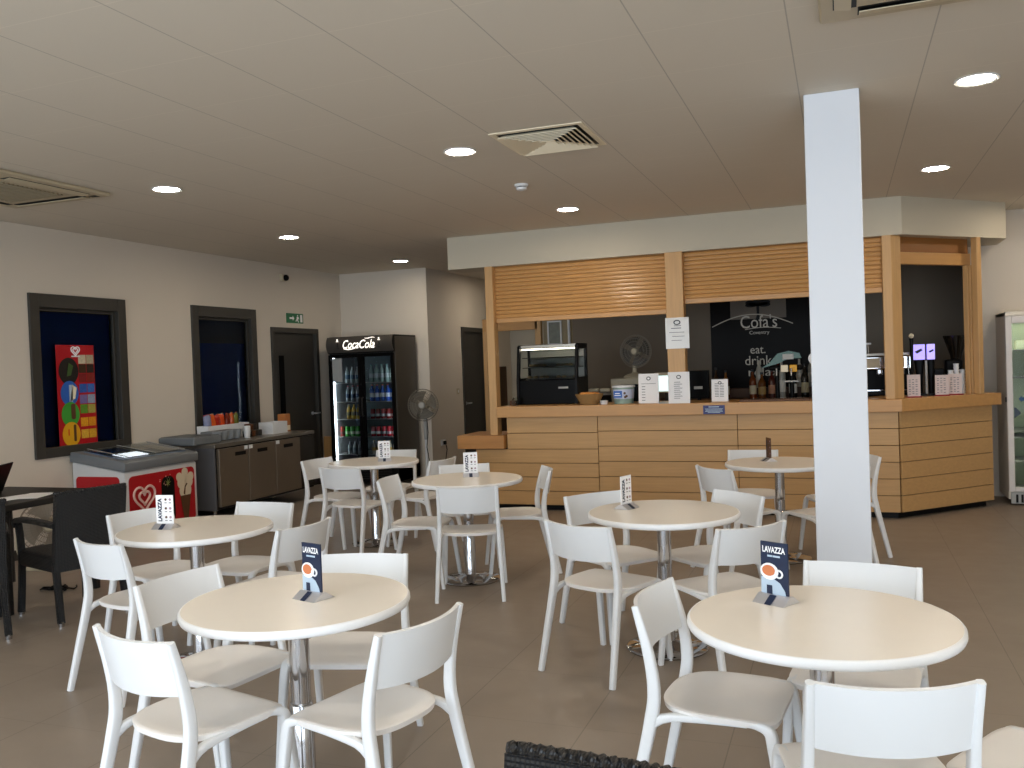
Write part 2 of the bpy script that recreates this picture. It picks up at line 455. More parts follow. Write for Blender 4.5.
def cassette(loc, lab):
    a = thing('air_conditioner', lab, 'air conditioner', loc)
    MB().box(-.49, .49, -.49, .49, -.03, 0, .012).build('panel', mat('ac_panel', '#b9ab90', .5), a)
    b = MB()
    for i in range(14): b.box(-.26, .26, -.25+i*.0375, -.25+i*.0375+.018, -.038, -.03)
    b.build('intake_grille', mat('ac_grille', '#8c8068', .5), a)
    for k in range(4):
        MB().box(-.34, .34, -.435, -.345, -.032, -.029).rot(k*pi/2).build('air_slot', M_black, a)
        f = MB().box(-.335, .335, -.43, -.365, -.036, -.031, .002); f.rot(radians(-8), 'X', (0, -.43, -.033)); f.rot(k*pi/2).build('air_flap', mat('ac_flap', '#c4b79c', .5), a)
    MB().box(.36, .43, .39, .44, -.0325, -.030).build('badge', M_dgrey, a)
    return a
cassette((-5.66, 4.80, H), 'beige ceiling cassette air conditioner at the left wall side')
cassette((.44, 3.54, H), 'beige ceiling cassette air conditioner cut by the top edge of the picture')

# wall things --------------------------------------------------------
e = thing('exit_sign', 'green emergency exit sign above the dark door', 'sign', (XL, 10.12, 2.295), pi/2)
MB().box(-.19, .19, -.012, 0, -.065, .065, .003).build('sign_plate', M_exit, e)
mk = M_card; O = (0, -.0125, 0)
b = MB()
b.plate([(-.13, .012), (-.06, .012), (-.06, .034), (-.02, 0), (-.06, -.034), (-.06, -.012), (-.13, -.012)], O, XR, ZU)
b.build('arrow', mk, e)
b = MB(); b.plate(circ(.055, .036, .011, n=12), O, XR, ZU)
b.plate([(.03, .02), (.075, .022), (.09, -.01), (.075, -.012), (.065, .004), (.06, -.02), (.085, -.05), (.07, -.055), (.04, -.02), (.015, -.045), (.005, -.035), (.035, -.002)], O, XR, ZU)
b.build('running_figure', mk, e)
MB().plate(rect(.115, .165, -.05, .05), O, XR, ZU).build('doorway', mk, e)

c = thing('security_camera', 'small white dome camera high on the left wall', 'camera', (XL, 9.85, 2.815), pi/2)
MB().box(-.04, .04, -.05, 0, -.045, .045, .012).build('housing', M_beige, c, True)
MB().sphere((.025, -.06, 0), .042).build('lens_dome', M_blackg, c, True)

sk = thing('wall_socket', 'white wall socket with a black plug and trailing lead', 'socket', (-5.45, 11.66, .48), pi/2)
MB().box(-.073, .073, -.012, 0, -.043, .043, .004).build('face_plate', M_white, sk)
MB().box(-.025, .025, -.05, -.012, -.03, .025, .008).build('plug', M_black, sk)
MB().tube([(0, -.045, -.03), (.0, -.06, -.1), (.01, -.03, -.25), (.02, -.04, -.46)], .006).build('cord', M_black, sk)
sw = thing('light_switch', 'small light switch beside the corridor door', 'switch', (-5.45, 12.25, 1.2), pi/2)
MB().box(-.043, .043, -.01, 0, -.043, .043, .003).build('switch_plate', M_beige, sw)
MB().box(-.012, .012, -.016, -.01, -.02, .02, .002).build('rocker', M_white, sw)

# ice cream price poster on window 1 --------------------------------
po = thing('ice_cream_poster', 'tall red ice cream price poster with coloured panels on the blue window', 'poster', (XL, 6.50, .945), pi/2)
PO = (0, -.0005+.03, 0)
MB().box(-.225, .225, .03, .036, 0, .96, .002).build('poster_board', mat('poster_red', '#b01420', .4), po)
DQ = [0]
def disc(name, cx, cz, r, m):
    DQ[0] += 1; MB().plate(circ(cx, cz, r, r*1.12, 28), (0, .0295-.0012*DQ[0], 0), XR, ZU).build(name, m, po)
disc('black_disc', -.09, .71, .115, mat('p_black', '#161210', .5, var=.6, vscale=30)); disc('blue_disc', -.09, .50, .105, M_bluep)
disc('green_disc', -.09, .30, .105, mat('p_green', '#3f9a35', .5)); disc('yellow_disc', -.09, .11, .105, M_yellow)
def pod(pts, m, name): MB().plate(pts, (0, .0225, 0), XR, ZU).build(name, m, po)
pod([(-.12, .66), (-.07, .67), (-.04, .76), (-.09, .79)], mat('p_choc', '#3f5a2a', .5), 'lolly')
pod(rect(-.13, -.115, .10, .16), M_orange, 'lolly'); pod(rect(-.10, -.06, .42, .58), M_pale, 'lolly'); pod([(-.09, .42), (-.03, .45), (-.01, .55), (-.06, .58)], M_cream, 'lolly')
pod(rrect(-.085, -.035, .25, .40, .02), M_brown, 'lolly'); pod(rrect(-.065, -.035, .04, .20, .012), M_brown, 'lolly')
grid = []
cols = ['#cfc3a8', '#b0a488', '#3a2410', '#2a1f18', '#7c1a1c', '#86261e', '#2b57a8', '#3767b5', '#7a6aa0', '#8d9bb2', '#5c8f2a', '#a8a04a', '#e09a1c', '#d98c1a', '#e8b03a', '#dba52c']
k = 0
for row, z in enumerate((.78, .69, .60, .50, .395, .30, .175, .06)):
    for x in (.03, .125):
        MB().plate(rect(x, x+.088, z, z+.085), PO, XR, ZU).build('price_tile', mat('tile%d' % k, cols[k], .5, var=.35, vscale=60), po); k += 1
def heart(cx, cy, s, n=40, t0=0):
    P = []
    for i in range(n):
        t = 2*pi*i/n
        P.append((cx+s*.0625*16*sin(t)**3, cy+s*.0625*(13*cos(t)-5*cos(2*t)-2*cos(3*t)-cos(4*t))))
    return P
def heart_line(parent, o, r, u, cx, cy, s, w, m, name='heart_emblem', rings=(1., .55)):
    b = MB(); o, r, u = V(o), V(r), V(u)
    for q in rings:
        b.tube([o+r*x+u*y for x, y in heart(cx, cy, s*q)], w, 6, True)
    return b.build(name, m, parent, True)
heart_line(po, PO, XR, ZU, 0, .905, .05, .006, M_card)
marks([(-.05, .845, .1, .012)], M_card, po, PO)

# ------------------------------------------------------------------ bar counter
def board_panel(b, gb, p0, p1, z0, z1, rows, th=.02, gap=.006, skip=()):
    """horizontal boards with shadow gaps along the plan segment p0 -> p1"""
    p0, p1 = V((*p0, 0)), V((*p1, 0)); d = (p1-p0).normalized(); n = V((d.y, -d.x, 0)); L = (p1-p0).length
    hz = (z1-z0)/rows
    for i in range(rows):
        q0, q1 = z0+i*hz+gap/2, z0+(i+1)*hz-gap/2
        a = MB().box(gap/2, L-gap/2, -th, 0, q0, q1, .002, 1)
        M4 = Matrix(((d.x, -n.x, 0, p0.x), (d.y, -n.y, 0, p0.y), (0, 0, 1, 0), (0, 0, 0, 1)))
        bmesh.ops.transform(a.bm, verts=a.bm.verts[:], matrix=M4)
        b._add(a.bm)
CT = thing('bar_counter', 'long oak-boarded bar counter with an angled right end', 'bar counter', (-1.5, 9.2, 0))
CO = V((-1.5, 9.2, 0))
def cbuild(b, name, m, par=CT): return b.move(-CO).build(name, m, par)
FY = 8.92
zrow = [.06+i*.1567 for i in range(7)]
b = MB(); board_panel(b, None, (-3.77, FY), (-2.39, FY), zrow[0], zrow[4]-.03, 4); board_panel(b, None, (-3.40, FY), (-2.39, FY), zrow[4]-.03, 1.0, 2); cbuild(b, 'front_panel', M_oak)
b = MB(); board_panel(b, None, (-2.39, FY), (-.975, FY), .06, 1.0, 6); cbuild(b, 'front_panel', M_oak)
b = MB(); board_panel(b, None, (-.975, FY), (.48, FY), .06, 1.0, 6); cbuild(b, 'front_panel', M_oak)
b = MB(); board_panel(b, None, (.48, FY), (1.36, FY+.88), .06, 1.0, 6); cbuild(b, 'angled_panel', M_oak)
b = MB(); board_panel(b, None, (1.36, FY+.88), (.98, FY+1.26), .06, 1.0, 6); cbuild(b, 'end_panel', M_oak)
b = MB().prism([(-3.75, FY+.01), (.477, FY+.01), (1.345, FY+.88), (.97, FY+1.24), (.30, 9.45), (-3.75, 9.45)], .07, .66)
b.prism([(-3.38, FY+.01), (.477, FY+.01), (1.345, FY+.88), (.97, FY+1.24), (.30, 9.45), (-3.38, 9.45)], .66, .995)
cbuild(b, 'carcass', M_groove)
cbuild(MB().prism([(-3.72, FY+.05), (.46, FY+.05), (1.30, FY+.88), (.95, FY+1.2), (.30, 9.4), (-3.72, 9.4)], 0, .07), 'kick_plate', M_black)
tag(MB().prism([(-3.49, 8.85), (.51, 8.85), (1.46, 9.80), (1.02, 10.24), (.24, 9.50), (-3.49, 9.50)], 1.0, 1.117, .004, 1).build('countertop', M_oaktop),
    'thick oak countertop running along the whole bar', 'countertop')
tag(MB().box(-3.96, -3.415, 8.84, 9.45, .665, .81, .004, 1).build('low_worktop', mat('oak_low', '#b8834c', .4, var=.18, vscale=5, stretch=(.5, 7, 7))),
    'short low oak slab projecting at the left end of the bar', 'worktop')
# posts
tag(MB().box(-3.585, -3.495, 8.88, 9.0, .81, 2.63, .004, 1).build('wooden_post', M_oakz), 'slim oak post at the left end of the bar', 'post')
tag(MB().box(-1.635, -1.46, 8.88, 9.02, 1.117, 2.63, .004, 1).build('wooden_post', M_oakz), 'wide oak post between the two roller shutters, with a notice', 'post')
tag(MB().prism([(.375, 8.89), (.455, 8.89), (.54, 8.975), (.47, 9.06), (.375, 9.03)], 1.117, 2.63, .004, 1).build('wooden_post', M_oakz), 'oak corner post where the bar turns, right of the column', 'post')
b = MB().box(-.032, .032, -.032, .032, 1.117, 2.63, .004, 1).rot(pi/4).move((1.245, 9.625, 0)); tag(b.build('wooden_post', M_oakz), 'oak end post beside the white wall at right', 'post')
# roller shutters: convex slats
def shutter(name, x0, x1, z0, z1, label, m=M_shut):
    t = thing(name, label, 'roller shutter', ((x0+x1)/2, 8.97, z0))
    w = (x1-x0)/2; pit = .042; n = int((z1-z0-.05)/pit); b = MB()
    prof = []
    for i in range(n+1):
        z = .05+i*pit
        for a, o in ((0, 0), (.10, .010), (.5, .014), (.90, .010)):
            if z+a*pit <= z1-z0: prof.append((-o, z+a*pit))
    prof.append((0, z1-z0))
    bb = bmesh.new()
    L = [bb.verts.new((-w, y, z)) for y, z in prof]; R = [bb.verts.new((w, y, z)) for y, z in prof]
    L2 = [bb.verts.new((-w, .012, z)) for y, z in prof]; R2 = [bb.verts.new((w, .012, z)) for y, z in prof]
    for i in range(len(prof)-1):
        bb.faces.new((L[i], R[i], R[i+1], L[i+1])); bb.faces.new((L2[i], L2[i+1], R2[i+1], R2[i]))
    bmesh.ops.recalc_face_normals(bb, faces=bb.faces[:]); b._add(bb)
    b.build('slat_curtain', m, t)
    MB().box(-w, w, -.022, .02, 0, .05, .004, 1).build('bottom_rail', M_oaktop, t)
shutter('roller_shutter', -3.495, -1.635, 2.02, 2.63, 'left oak roller shutter half lowered over the food counter')
shutter('roller_shutter', -1.46, .375, 2.11, 2.63, 'right oak roller shutter half lowered behind the white column')
t = thing('shutter_box', 'oak header over the angled opening at the bar corner', 'shutter box', (.5, 9.0, 2.37), pi/4)
MB().box(0.04, 1.0, .0, .06, .0, .115, .006).build('lower_fascia', M_oaktop, t)
MB().box(0.04, 1.0, .03, .09, .117, .26).build('upper_fascia', mat('oak_dark', '#8f5c2a', .5, var=.2, vscale=5, stretch=(.5, 7, 7)), t)
t = thing('shutter_guide', 'folded oak guide strips beside the end post', 'shutter guide', (1.20, 9.645, 1.117), pi/4)
for i, (x, m) in enumerate(((-.055, M_oakz), (-.028, M_oakz), (-.002, M_oaktop))):
    MB().box(x, x+.02, -.0-.012*i, .05-.01*i, 0, 1.25, .003, 1).build('guide_strip', m, t)

# things fixed to the bar
def notice(name, label, cat, loc, w, h, m=M_card, tilt=0, rot=0):
    t = thing(name, label, cat, loc, rot)
    b = MB().box(-w/2, w/2, -.004, 0, 0, h, .001, 1)
    if tilt: b.rot(tilt, 'X')
    b.build('sheet', m, t); return t
def menu(loc, w, h, label, tilt, rows, foot=True):
    t = thing('menu_card', label, 'menu', loc)
    n = V((0, sin(tilt), cos(tilt))); up = n; o = V((0, -.0046, 0))
    MB().box(-w/2, w/2, -.004, 0, 0, h, .001, 1).rot(-tilt, 'X').build('sheet', M_card, t)
    b = MB().tube([o+V((cx, 0, 0))+up*cz for cx, cz in circ(0, h*.84, w*.09, w*.075, 14)], .004, 5, True); b.build('cup_logo', M_ink, t)
    marks(rows, M_inkg, t, o, XR, up)
    if foot: MB().box(-w/2*.8, w/2*.8, .0, .07, 0, .006, .001, 1).build('foot', M_glass, t)
    return t
rA = [(-.075, .20, .15, .004)]+[(-.07+.0, .03+.028*i, .035, .006) for i in range(6)]
menu((-1.865, 9.0, 1.117), .21, .305, 'white menu card with a cup logo, left of the oak post', .08, rA)
rB = [(-.05+.002*(i % 3), .05+.02*i, .06+.02*(i % 2), .005) for i in range(9)]
tB = menu((-1.53, 8.872, 1.117), .215, .315, 'white menu card standing in front of the wide oak post', .0, rB, False)
rC = [(-.05+.05*(i % 2), .05+.016*(i//2), .04, .005) for i in range(18)]
menu((-1.16, 9.1, 1.117), .165, .225, 'smaller white menu card right of the till', .08, rC)
t = notice('laminated_notice', 'crinkled laminated notice taped to the wide oak post', 'notice', (-1.53, 8.88, 1.665), .235, .31, mat('laminate', '#d9d7d3', .12, bump=.5, bscale=9))
b = MB().tube([(x, -.006, z) for x, z in circ(0, .262, .03, .02, 14)], .005, 5, True); b.build('logo', M_ink, t)
marks([(-.06, .20, .1, .008), (-.03, .225, .07, .006), (-.08, .16, .15, .005), (-.05, .12, .12, .005), (-.06, .08, .1, .005)], M_inkg, t, (0, -.005, 0))
t = thing('blue_sign', 'small navy sign with pale print on the counter edge', 'sign', (-1.19, 8.85, 1.005))
MB().box(-.105, .105, -.006, 0, 0, .088, .001, 1).build('sign_plate', mat('navy_sign', '#1d2566', .35), t)
marks([(-.05, .068, .1, .008), (-.085, .05, .17, .005), (-.08, .038, .16, .005), (-.085, .026, .17, .005), (-.06, .014, .12, .005)], M_pale, t, (0, -.0065, 0))

# food display case --------------------------------------------------
DC = thing('display_case', 'black food display case with glass front on the bar', 'display case', (-3.03, 9.2, 1.117))
w = .335; Hc = .66; zb = .27
MB().box(-w, w, 0.02, .42, 0, zb, .008).build('base_cabinet', M_blackg, DC)
def side_plate(x, d): return MB().prism([(0, 0), (.44, 0), (.44, .0)], 0, .01)
for sx in (-1, 1):
    b = MB(); x0 = sx*w-.014; 
    out = [(.0, 0), (.44, 0), (.44, Hc), (.10, Hc), (.06, Hc-.02), (.0, .25)]
    inn = [(.07, zb+.02), (.40, zb+.02), (.40, Hc-.06), (.13, Hc-.06), (.11, Hc-.07), (.055, zb+.05)]
    bb = bmesh.new()
    for xx in (x0, x0+.028):
        O_ = [bb.verts.new((xx, p[0], p[1])) for p in out]; I_ = [bb.verts.new((xx, p[0], p[1])) for p in inn]
        for i in range(6): bb.faces.new((O_[i], O_[(i+1) % 6], I_[(i+1) % 6], I_[i]))
        if xx == x0: F0 = (O_, I_)
        else:
            for i in range(6):
                j = (i+1) % 6
                bb.faces.new((F0[0][i], F0[0][j], O_[j], O_[i])); bb.faces.new((F0[1][i], I_[i], I_[j], F0[1][j]))
    bmesh.ops.recalc_face_normals(bb, faces=bb.faces[:]); b._add(bb); b.build('side_frame', M_black, DC)
    MB().prism([(.06, zb), (.42, zb), (.42, Hc-.03), (.12, Hc-.03)], sx*w-.003, sx*w+.003).rot(pi/2, 'Y').rot(0).build('side_glass', M_glass, DC) if False else None
MB().box(-w, w, .09, .44, Hc-.045, Hc, .006).build('top_panel', mat('case_top', '#8a8378', .25, .8), DC)
MB().box(-w+.02, w-.02, .13, .17, Hc-.056, Hc-.046).build('light_strip', mat('case_light', '#ffffff', emit='#fff0d8', es=14), DC)
b = MB().slab(lambda u, v: (-w+.02+(2*w-.04)*u, .03+.08*v**.8, zb+(Hc-zb-.03)*v), 2, 6, .005); b.build('front_glass', M_glass, DC, True)
MB().box(-w, w, .42, .44, zb, Hc-.04).build('rear_door', mat('case_rear', '#8d8c84', .35, var=.1), DC)
for z in (zb+.13, zb+.24): MB().box(-w+.02, w-.02, .12, .40, z, z+.008).build('glass_shelf', M_dgrey, DC)
MB().box(.13, .24, .016, .02, .17, .19).build('maker_plate', M_lgrey, DC)
for (x, z, n, lab) in ((-.17, zb+.138, 5, 'pale pastry on a tray in the display case'), (.14, zb+.138, 4, 'pale pastry on a tray in the display case'), (-.2, zb+.006, 3, 'white cake on the display case floor'), (.0, zb+.006, 2, 'small cake on the display case floor'), (.2, zb+.006, 2, 'small cake on the display case floor')):
    q = thing('pastry_tray', {0: 'tray of pale pastries on the display case shelf, left', 1: 'tray of pale pastries on the display case shelf, right', 2: 'tray of white cakes at the left on the display case floor', 3: 'small dish of cake in the middle of the display case floor', 4: 'small dish of cake at the right of the display case floor'}[[(-.17), .14, -.2, .0, .2].index(x)], 'food tray', (-3.03+x, 9.2+.25, 1.117+z))
    MB().prism(rrect(-.10, .10, -.08, .08, .02), 0, .008).build('tray', M_lgrey, q)
    for i in range(n): MB().sphere((-.07+.14*i/max(n-1, 1), -.02, .022), .026, (1.1, 1.4, .6), 12, 8).build('pastry', mat('pastry', '#e0cda6', .6, var=.2, vscale=30), q, True)

q = thing('bread_basket', 'wicker basket of bread rolls in front of the display case', 'basket', (-2.50, 9.02, 1.117))
b = MB().lathe([(0, .004), (.085, 0), (.10, .02), (.145, .10), (.15, .112), (.142, .112), (.13, .10), (.09, .02), (0, .014)], (0, 0, 0), 36)
for i in range(6):
    z = .015+i*.017; r = .098+.0085*i*1.05
    b.tube([(r*cos(a*pi/18), r*sin(a*pi/18), z+.003*sin(a*3)) for a in range(36)], .006, 5, True)
b.build('basket', M_wick, q, True)
for i in range(6):
    a = i*pi/3
    tag(MB().sphere((-2.50+.065*cos(a), 9.02+.065*sin(a), 1.117+.105), .038, (1.2, .9, .7), 12, 8).build('bread_roll', M_bread, None, True), 'small brown bread roll heaped in the wicker basket', 'bread roll', 'rolls in the bread basket')
q = thing('ramekin', 'small white pot beside the bread basket', 'pot', (-2.33, 8.97, 1.117))
MB().lathe([(0, 0), (.036, 0), (.042, .035), (.046, .04), (.040, .04), (.034, .01), (0, .01)], (0, 0, 0), 24).build('bowl', M_white, q, True)
q = thing('ice_cream_tub', 'round white lidded tub with a blue label on the bar', 'tub', (-2.15, 9.1, 1.117))
MB().lathe([(0, 0), (.098, 0), (.112, .17), (0, .17)], (0, 0, 0), 36).build('tub_body', mat('tub_teal', '#8fa79d', .4), q, True)
MB().lathe([(.10, .05), (.1035, .05), (.1115, .15), (.108, .15)], (0, 0, 0), 36).build('paper_band', mat('tub_blue', '#c7cfe6', .4), q, True)
MB().plate(rect(-.08, .01, .065, .135), (0, -.114, 0), XR, ZU).build('blue_label', M_bluep, q)
marks([(-.065, .105, .05, .008), (-.07, .085, .065, .008)], M_card, q, (0, -.1152, 0))
for x, z in ((.035, .11), (.055, .08), (.04, .07)): MB().plate(circ(x, z, .013, n=10), (0, -.107, 0), XR, ZU).build('chip_picture', M_brown, q)
MB().lathe([(0, .168), (.12, .168), (.122, .186), (.115, .192), (0, .192)], (0, 0, 0), 36).build('lid', M_white, q, True)
q = thing('glass_jar', 'small clear glass jar left of the display case', 'jar', (-3.36, 9.1, 1.117))
MB().lathe([(0, 0), (.033, 0), (.036, .01), (.036, .065), (.028, .08), (.028, .088), (.025, .088), (.025, .08), (.032, .065), (.032, .008), (0, .008)], (0, 0, 0), 20).build('jar_body', M_glass, q, True)
tag(MB().box(-3.47, -3.40, 9.2, 9.3, 1.117, 1.165, .004).build('napkin_holder', M_brown), 'small dark box behind the glass jar at the bar end', 'box')

# back-of-bar worktop and equipment
BY = 11.5
bw = thing('back_worktop', 'dark worktop unit along the kitchen back wall', 'worktop unit', (-.9, 11.6, 0))
MB().box(-2.6, 2.3, -.32, .34, 0, .98).build('cabinets', M_dgrey, bw)
MB().box(-2.6, 2.3, -.36, .34, .98, 1.04, .004).build('worktop_board', M_brown, bw)
sb = thing('service_bench', 'low stainless service bench behind the bar', 'bench', (-1.6, 10.15, 0))
MB().box(-1.6, 1.40, -.25, .3, 0, .95).build('bench_body', M_dgrey, sb)
MB().box(-1.6, 1.40, -.28, .3, .95, 1.0, .004).build('bench_top', M_steel, sb)

mw = thing('microwave', 'white microwave oven with dark door behind the bar', 'microwave', (-2.28, 10.25, 1.0))
MB().box(-.25, .25, -.18, .18, .03, .36, .01).build('body', M_beige, mw)
MB().box(-.13, .24, -.192, -.18, .06, .29, .004).build('oven_door', M_blackg, mw)
for i in range(4): MB().lathe([(0, 0), (.014, 0), (.014, .012), (0, .012)], (-.19, -.18, .10+.055*i), 12, 'Y').build('knob', M_lgrey, mw)
for sx in (-.2, .2): MB().box(sx-.02, sx+.02, -.14, .14, 0, .03).build('foot', M_black, mw)
def fan_head(root, c, R, depth, face, m_guard, m_blade, hubm):
    """guard cage, blades and hub facing local -y, centre c"""
    cx, cy, cz = c
    b = MB()
    for r, y in ((R, 0), (R*.98, -.025), (R*.8, -.05), (R*.6, -.06), (R*.4, -.066), (R*.25, -.068)):
        b.tube([(cx+r*cos(2*pi*i/36), cy+y, cz+r*sin(2*pi*i/36)) for i in range(36)], .0028 if r < R else .005, 5, True)
    for i in range(40):
        a = 2*pi*i/40; q = [(R*.2, -.068), (R*.6, -.06), (R*.85, -.045), (R, 0), (R*.8, .06), (R*.25, .08)]
        b.tube([(cx+r*cos(a), cy+y, cz+r*sin(a)) for r, y in q], .0016, 4)
    b.build('wire_guard', m_guard, root)
    for k in range(4):
        a0 = k*pi/2+.3
        def fn(u, v_):
            r = R*(.2+.68*v_); a = a0+(u-.5)*(.75+.55*v_)
            return (cx+r*cos(a), cy-.0+.035*(u-.5), cz+r*sin(a))
        MB().slab(fn, 6, 6, .003).build('blade', m_blade, root, True)
    MB().lathe([(0, .072), (R*.16, .072), (R*.22, .06), (R*.22, .05), (0, .05)], (cx, cy, cz), 28, 'Y').build('hub_badge', hubm, root, True)
    MB().lathe([(0, .0), (.05, 0), (.06, -.03), (.055, -.13), (.03, -.15), (0, -.15)], (cx, cy+.03, cz), 20, 'Y').build('motor', M_beige, root, True)
M_guard = mat('fan_guard', '#857d70', .5); M_blade = mat('fan_blade', '#857e70', .5)
tf = thing('desk_fan', 'beige desk fan standing on the microwave', 'fan', (-2.28, 10.25, 1.36), radians(-8))
MB().lathe([(0, 0), (.13, 0), (.135, .015), (.10, .04), (.04, .055), (.025, .07), (.022, .2), (0, .2)], (0, 0, 0), 28).build('base', M_beige, tf, True)
fan_head(tf, (0.03, -.02, .31), .19, .1, 0, M_guard, mat('fan_blade_dark', '#4a443b', .5), M_beige)
pt = thing('cooking_pot', 'dark lidded pot on the bench behind the tub', 'pot', (-2.68, 10.1, 1.0))
MB().lathe([(0, 0), (.15, 0), (.16, .02), (.16, .17), (.165, .175), (0, .175)], (0, 0, 0), 28).build('pot_body', M_black, pt, True)
MB().lathe([(0, .175), (.165, .175), (.168, .185), (.12, .20), (0, .21)], (0, 0, 0), 28).build('lid', M_alu, pt, True)
for i in range(3): tag(MB().box(-2.80+.07*i, -2.68+.07*i, 10.05, 10.15, 1.212, 1.25, .012).build('sandwich_pack', M_cream), 'wrapped pale sandwich on the dark pot lid', 'sandwich', 'sandwiches behind the bar') if i != 1 else None
tl = thing('till', 'black till with its screen turned away beside the oak post', 'till', (-1.47, 9.66, 1.0))
MB().box(-.10, .13, -.02, .03, .13, .43, .006).build('monitor', M_blackg, tl)
MB().box(-.05, .09, -.06, .09, 0, .02, .004).build('foot', M_black, tl); MB().box(.0, .04, .0, .03, .02, .14).build('stand', M_black, tl)
MB().box(-.03, .06, -.024, -.02, .23, .26).build('paper_tag', M_lgrey, tl)
ls = thing('order_screen', 'small bright screen glowing between the two menu cards', 'screen', (-1.80, 9.66, 1.0))
MB().box(-.13, .12, 0, .03, .2, .42, .005).build('bezel', M_beige, ls); MB().box(-.115, .105, -.003, 0, .215, .385).build('display', M_screen, ls)
MB().box(-.02, .02, .005, .025, 0, .2).build('stand', M_dgrey, ls); MB().box(-.08, .08, -.05, .08, 0, .012).build('foot', M_dgrey, ls)
for s_, lab in ((0, 'support'),):
    tag(MB().box(-1.95, -1.30, 9.53, 9.80, 0, 1.0).build('till_plinth', M_dgrey), 'dark plinth carrying the till behind the bar', 'plinth')

# bar glass panel with lettering -------------------------------------
gp = thing('bar_sign_panel', 'black glass back panel with white lettering and arc behind the bar', 'sign panel', (-.75, 11.93, 1.04))
MB().box(-.86, .95, -.02, .0, 0, 1.9).build('glass_panel', mat('black_glass', '#16110d', .3, spec=.05), gp)
MB().box(-.60, .10, -.022, -.02, 1.01, 1.33).build('picture_strip', mat('strip', '#6b5f50', .5), gp)
oo = (0, -.0225, 0)
b = MB()
for cx, cz, rx, rz in ((-.25, 1.22, .16, .045), (-.33, 1.19, .08, .03), (-.17, 1.19, .08, .03)): b.plate(circ(cx, cz, rx, rz, 18), oo, XR, ZU)
b.plate([(-.28, 1.0), (-.22, 1.0), (-.235, 1.06), (-.23, 1.2), (-.27, 1.2), (-.265, 1.06)], oo, XR, ZU)
b.build('tree_emblem', M_black, gp)
M_let = mat('etched_letter', '#b3aca0', .5, emit='#b3aca0', es=.12)
b = MB().tube([(-.84+1.02*i/20, -.024, .88+.19*math.sin(pi*min(1, max(0, .08+.84*i/20)))) for i in range(21)], .006, 6); b.build('arc_line', M_let, gp)
b = MB().tube([(-.42+.45*i/10, -.024, .875+.02*sin(pi*i/10)) for i in range(11)], .004, 6); b.build('rule_line', M_let, gp)
lettering("Cofa's", M_let, gp, (-.245, -.0225, .975), XR, ZU, .46, .17)
lettering("Coventry", M_let, gp, (-.24, -.0225, .825), XR, ZU, .25, .06)
lettering("eat.", M_let, gp, (-.265, -.0225, .60), XR, ZU, .19, .085)
lettering("drink.", M_let, gp, (-.25, -.0225, .47), XR, ZU, .36, .12)
lettering("relax.", M_let, gp, (-.18, -.0225, .32), XR, ZU, .42, .11)

# bottles on the back bar
def bottle(loc, h, r, col, labcol, label, trans=False, cap='#1a1a1a', grp='bottles on the back bar'):
    t = thing('bottle', label, 'bottle', loc, 0, grp)
    MB().lathe([(0, 0), (r, 0), (r, h*.58), (r*.85, h*.66), (r*.36, h*.78), (r*.33, h*.94), (0, h*.94)], (0, 0, 0), 18).build('bottle_body', mat('bt_'+col, col, .12, spec=.6), t, True)
    MB().lathe([(r*1.005, h*.14), (r*1.02, h*.14), (r*1.02, h*.44), (r*1.005, h*.44)], (0, 0, 0), 18).build('paper_label', mat('bl_'+labcol, labcol, .5), t, True)
    MB().lathe([(0, h*.92), (r*.4, h*.92), (r*.4, h), (0, h)], (0, 0, 0), 12).build('cap', mat('bc_'+cap, cap, .4), t, True)
BT = [(-1.50, 0, .40, .04, '#3d2a18', '#a08a58', 'brown spirit bottle nearest the till on the back bar'),
      (-1.38, 0, .36, .042, '#8a5520', '#cfc2a0', 'amber bottle with a cream label, behind the small menu card'),
      (-1.05, 0, .36, .042, '#7a3a14', '#e0d4b4', 'amber bottle with a pale label, just right of the small menu card'),
      (-.94, 0, .32, .047, '#6b3a10', '#b9975a', 'squat amber bottle with a gold label on the back bar'),
      (-.82, 0, .36, .044, '#4f1a10', '#c89070', 'reddish bottle with a pinkish label on the back bar'),
      (-.70, 0, .50, .045, '#a8a49a', '#dedad0', 'tall pale clear bottle on the back bar'),
      (-.57, 0, .38, .047, '#17120e', '#e4e2dc', 'dark bottle with a square white label on the back bar'),
      (-.43, 0, .41, .045, '#1d1710', '#b6aa88', 'dark bottle with a beige label below the word relax'),
      (-.30, 0, .40, .042, '#141518', '#4c5058', 'black bottle with a grey label on the back bar'),
      (-.17, 0, .44, .046, '#2a0d0c', '#d6d0c8', 'dark red bottle with a white label under the green badge'),
      (-.04, 0, .40, .046, '#191410', '#9c8e6c', 'dark bottle with a tan label, rightmost before the column'),
      (-.99, 1, .38, .040, '#c4beb0', '#dedad0', 'clear bottle in the rear row above the amber bottles'),
      (-.76, 1, .36, .042, '#5a1412', '#c8c0b0', 'dark red bottle in the rear row left of the tall pale bottle'),
      (-.50, 1, .38, .040, '#c9c5ba', '#dedad0', 'clear bottle in the rear row between the dark bottles'),
      (-.36, 1, .40, .040, '#b4aea0', '#dedad0', 'clear bottle in the rear row below the word drink'),
      (-.10, 1, .38, .042, '#1a2c1c', '#c9b25a', 'green bottle with a yellow label in the rear row')]
tag(MB().box(-1.6, .3, 11.62, 11.80, 1.04, 1.16, .004).build('bottle_step', M_brown), 'brown raised step behind the front row of bottles', 'shelf')
for x, row, h, r, c1, c2, lab in BT: bottle((x, 11.45+.25*row, 1.04+.12*row), h, r, c1, c2, lab)
